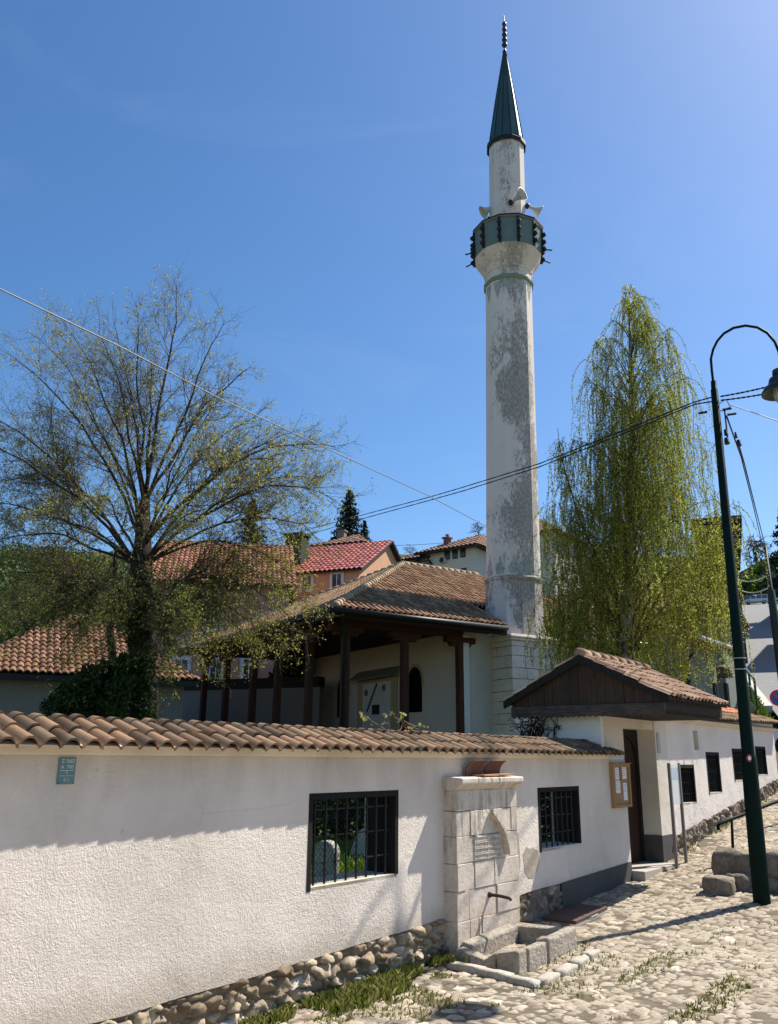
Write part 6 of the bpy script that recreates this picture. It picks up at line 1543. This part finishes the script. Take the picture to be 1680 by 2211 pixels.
# vehicles
def vehicle(name, label, cat, fr, L, H_, Wd_, body, van=False):
    kk = L / (4.7 if van else 4.3); base_ = fr; L, H_, Wd_ = L / kk, H_ / kk, Wd_ / kk
    fr = Frame(base_.o, base_.m[0], base_.m[1]); fr.m = base_.m * kk
    t = thing(name, label, cat, fr((0, 0, 0)))
    if van: prof = [(-L / 2, .3), (-L / 2, .62), (-L * .47, .82), (-L * .30, .98), (-L * .17, H_ * .97), (-L * .1, H_), (L * .44, H_), (L * .49, H_ * .9), (L / 2, .9), (L / 2, .3)]
    else: prof = [(-L / 2, .3), (-L / 2, .6), (-L * .46, .76), (-L * .22, .90), (-L * .08, H_ * .97), (0, H_), (L * .2, H_ * .98), (L * .38, .95), (L * .48, .9), (L / 2, .7), (L / 2, .3)]
    b = MB(); b.prism(fr, prof, -Wd_ / 2, Wd_ / 2); b.build('body', body, t, bevel=.07)
    wz0 = .98; wz1 = H_ - .1
    segs = ((-L * .22, -L * .02), (-L * .01, L * .2), (L * .21, L * .43)) if van else ((-L * .16, L * .03), (L * .05, L * .27))
    for x0, x1 in segs:
        for s_ in (-1, 1): MB().box(fr, x0 + .05, x1 - .03, s_ * Wd_ / 2 - .01, s_ * Wd_ / 2 + .012, wz0, wz1).build('side_window', GLS, t, bevel=.01)
    b = MB()
    x0, x1 = (-L * .30, -L * .17) if van else (-L * .22, -L * .08)
    z0, z1 = (.99, H_ * .95) if van else (.92, H_ * .95)
    b.add([fr(p) for p in ((x0 - .02, -Wd_ * .44, z0 + .03), (x0 - .02, Wd_ * .44, z0 + .03), (x1 - .02, Wd_ * .40, z1), (x1 - .02, -Wd_ * .40, z1))], [(0, 1, 2, 3)]); b.build('windscreen', plain('windscreen', (.04, .07, .12), .1, .2, 3, 0, .6, 0), t, recalc=False)
    for xw in (-L * .32, L * .30):
        for s_ in (-1, 1):
            b = MB(); b.lathe(Frame(fr((xw, s_ * (Wd_ / 2 - .08), .32)), fr.m[0], fr.m[2], fr.m[1] * s_), [(.32 * kk, -.1 * kk), (.33 * kk, .07 * kk), (.30 * kk, .10 * kk)], 16); wh = b.build('wheel', plain('tyre', (.015, .015, .016), .8, .2), t)
            b = MB(); b.lathe(Frame(fr((xw, s_ * (Wd_ / 2 + .02), .32)), fr.m[0], fr.m[2], fr.m[1] * s_), [(.19 * kk, 0), (.17 * kk, .012)], 12); b.build('rim', plain('alloy rim', (.4, .4, .42), .4, .1, 5, .6), wh)
    for s_ in (-1, 1):
        b = MB(); b.box(fr, -L / 2 - .01, -L / 2 + .12, s_ * Wd_ * .36 - .16, s_ * Wd_ * .36 + .16, .6, .74); b.build('headlight', plain('headlight', (.55, .52, .42), .2, .1), t, bevel=.03)
    return t
SIL = plain('silver paint', (.42, .43, .45), .3, .06, 3, .5, .5, 0); WHP = plain('white paint', (.72, .72, .70), .3, .04, 3, 0, .5, 0); DKP = plain('dark car paint', (.02, .024, .03), .25, .1, 3, 0, .5, 0); RDP = plain('red brown paint', (.16, .05, .05), .3, .1, 3, 0, .5, 0)
def car_at(u, v, r_, ang):
    c = inter(u, v, (r_ * RDIR[0], r_ * RDIR[1], 0), (*RDIR, 0)); c[2] = rp(r_, 0)[2]; a = rad(ang); e1 = np.array([RNOR[0] * math.cos(a) + RDIR[0] * math.sin(a), RNOR[1] * math.cos(a) + RDIR[1] * math.sin(a), 0])
    return Frame(c, e1, (-e1[1], e1[0], 0))
vehicle('silver_van', 'silver people carrier parked across the top of the climbing road', 'van', car_at(1634, 1303, 131, 3), 3.3, 1.25, 1.3, SIL, True)
vehicle('maroon_car', 'maroon car half hidden behind the silver people carrier', 'car', car_at(1612, 1299, 134, 3), 3.0, 1.15, 1.25, RDP)
vehicle('dark_car', 'dark car at the right picture edge just below the top of the road', 'car', car_at(1690, 1321, 122, 30), 3.2, 1.1, 1.3, DKP)
vehicle('white_car', 'white car at the right picture edge behind the far end of the lane wall', 'car', car_at(1815, 1634, 25, -6), 3.6, 1.22, 1.45, WHP)
# leafy tree and wall at the road's top
leaf_mass('roadside_tree', 'bright green leafy tree behind the silver people carrier', 'tree', [(atY(1650, 1255, 142), (3.4, 3, 3.2)), (atY(1625, 1265, 140), (2.2, 2, 2.0)), (atY(1672, 1235, 145), (3, 3, 2.6))], 9000, .55, leafmat('road tree leaf', (.05, .10, .02), (.09, .16, .03), (.15, .22, .05), .3), 12, atY(1650, 1295, 142))
Q = atY(1610, 1290, 150); F_ = Frame((Q[0], Q[1], 0), (1, 0, 0), (0, 1, 0)); hip_house('distant_house', 'small grey house with brown roof over the trees at the top of the road', Frame(atY(1632, 1225, 155) * np.array([1, 1, 0]), (1, 0, 0), (0, 1, 0)), 9, 8, 20, atY(1640, 1222, 155)[2], atY(1640, 1205, 155)[2], plain('grey far wall', (.3, .28, .26)), BRT)
tag(MB().box(Frame(atY(1600, 1291, 150) * np.array([1, 1, 0]), (1, 0, 0), (0, 1, 0)), -12, 14, 0, .4, 12, atY(1640, 1283, 150)[2]).build('dark_hedge_wall', plain('dark wall', (.05, .055, .04), .9, .4, 1), None, atY(1640, 1291, 150)), 'dark low wall behind the cars at the top of the road', 'wall')
# wooded slope and houses far left
rg = np.random.default_rng(77); bl_ = []
for i in range(130):
    y = rg.uniform(60, 128); u = rg.uniform(-60, 420); X_ = atY(u, 1300, y)[0]; z = float(terrain(X_, y)); bl_.append((np.array([X_, y, z + 1.5]), np.array([2.4, 2.4, 2.6]) * rg.uniform(.7, 1.3)))
leaf_mass('wooded_slope', None, None, bl_, 60000, .42, leafmat('far foliage', (.03, .06, .02), (.06, .10, .03), (.10, .14, .05), .25), 13, (0, 0, 0), 1.3, 'stuff')
WHW = plain('white far wall', (.62, .60, .56), .9, .1, 1)
for u, v, y, L, lab in ((55, 1250, 118, 9, 'white house with red roof high on the slope at the far left'), (108, 1238, 120, 8, 'white house with red roof on the slope, right of the highest far-left house'), (205, 1272, 112, 6, 'small white house on the slope between the branches near the spreading trunk'), (50, 1330, 85, 5, 'small house with orange roof low on the slope at the far left')):
    Q = atY(u, v, y); hip_house('slope_house', lab, Frame((Q[0], Q[1], 0), nrm((.95, -.3, 0)), nrm((.3, .95, 0))), L, 6, Q[2] - 6, Q[2], Q[2] + 1.9, WHW, BRT if y > 100 else ORT, .5, None, .5, .7, 'house', None)
leaf_mass('shade_foliage', 'dark leaf mass added for shade in the courtyard behind the gravestones, seen through the barred windows', 'shade_foliage', [(np.array([x_, 15.9 + .25 * math.sin(x_ * 3), 1.25]), (.55, .4, .8)) for x_ in np.arange(-3.6, 4.6, .5)], 16000, .10, IVY, 19, (0.5, 15.9, .5))  # added dark leaves stand in for tree shade behind the windows
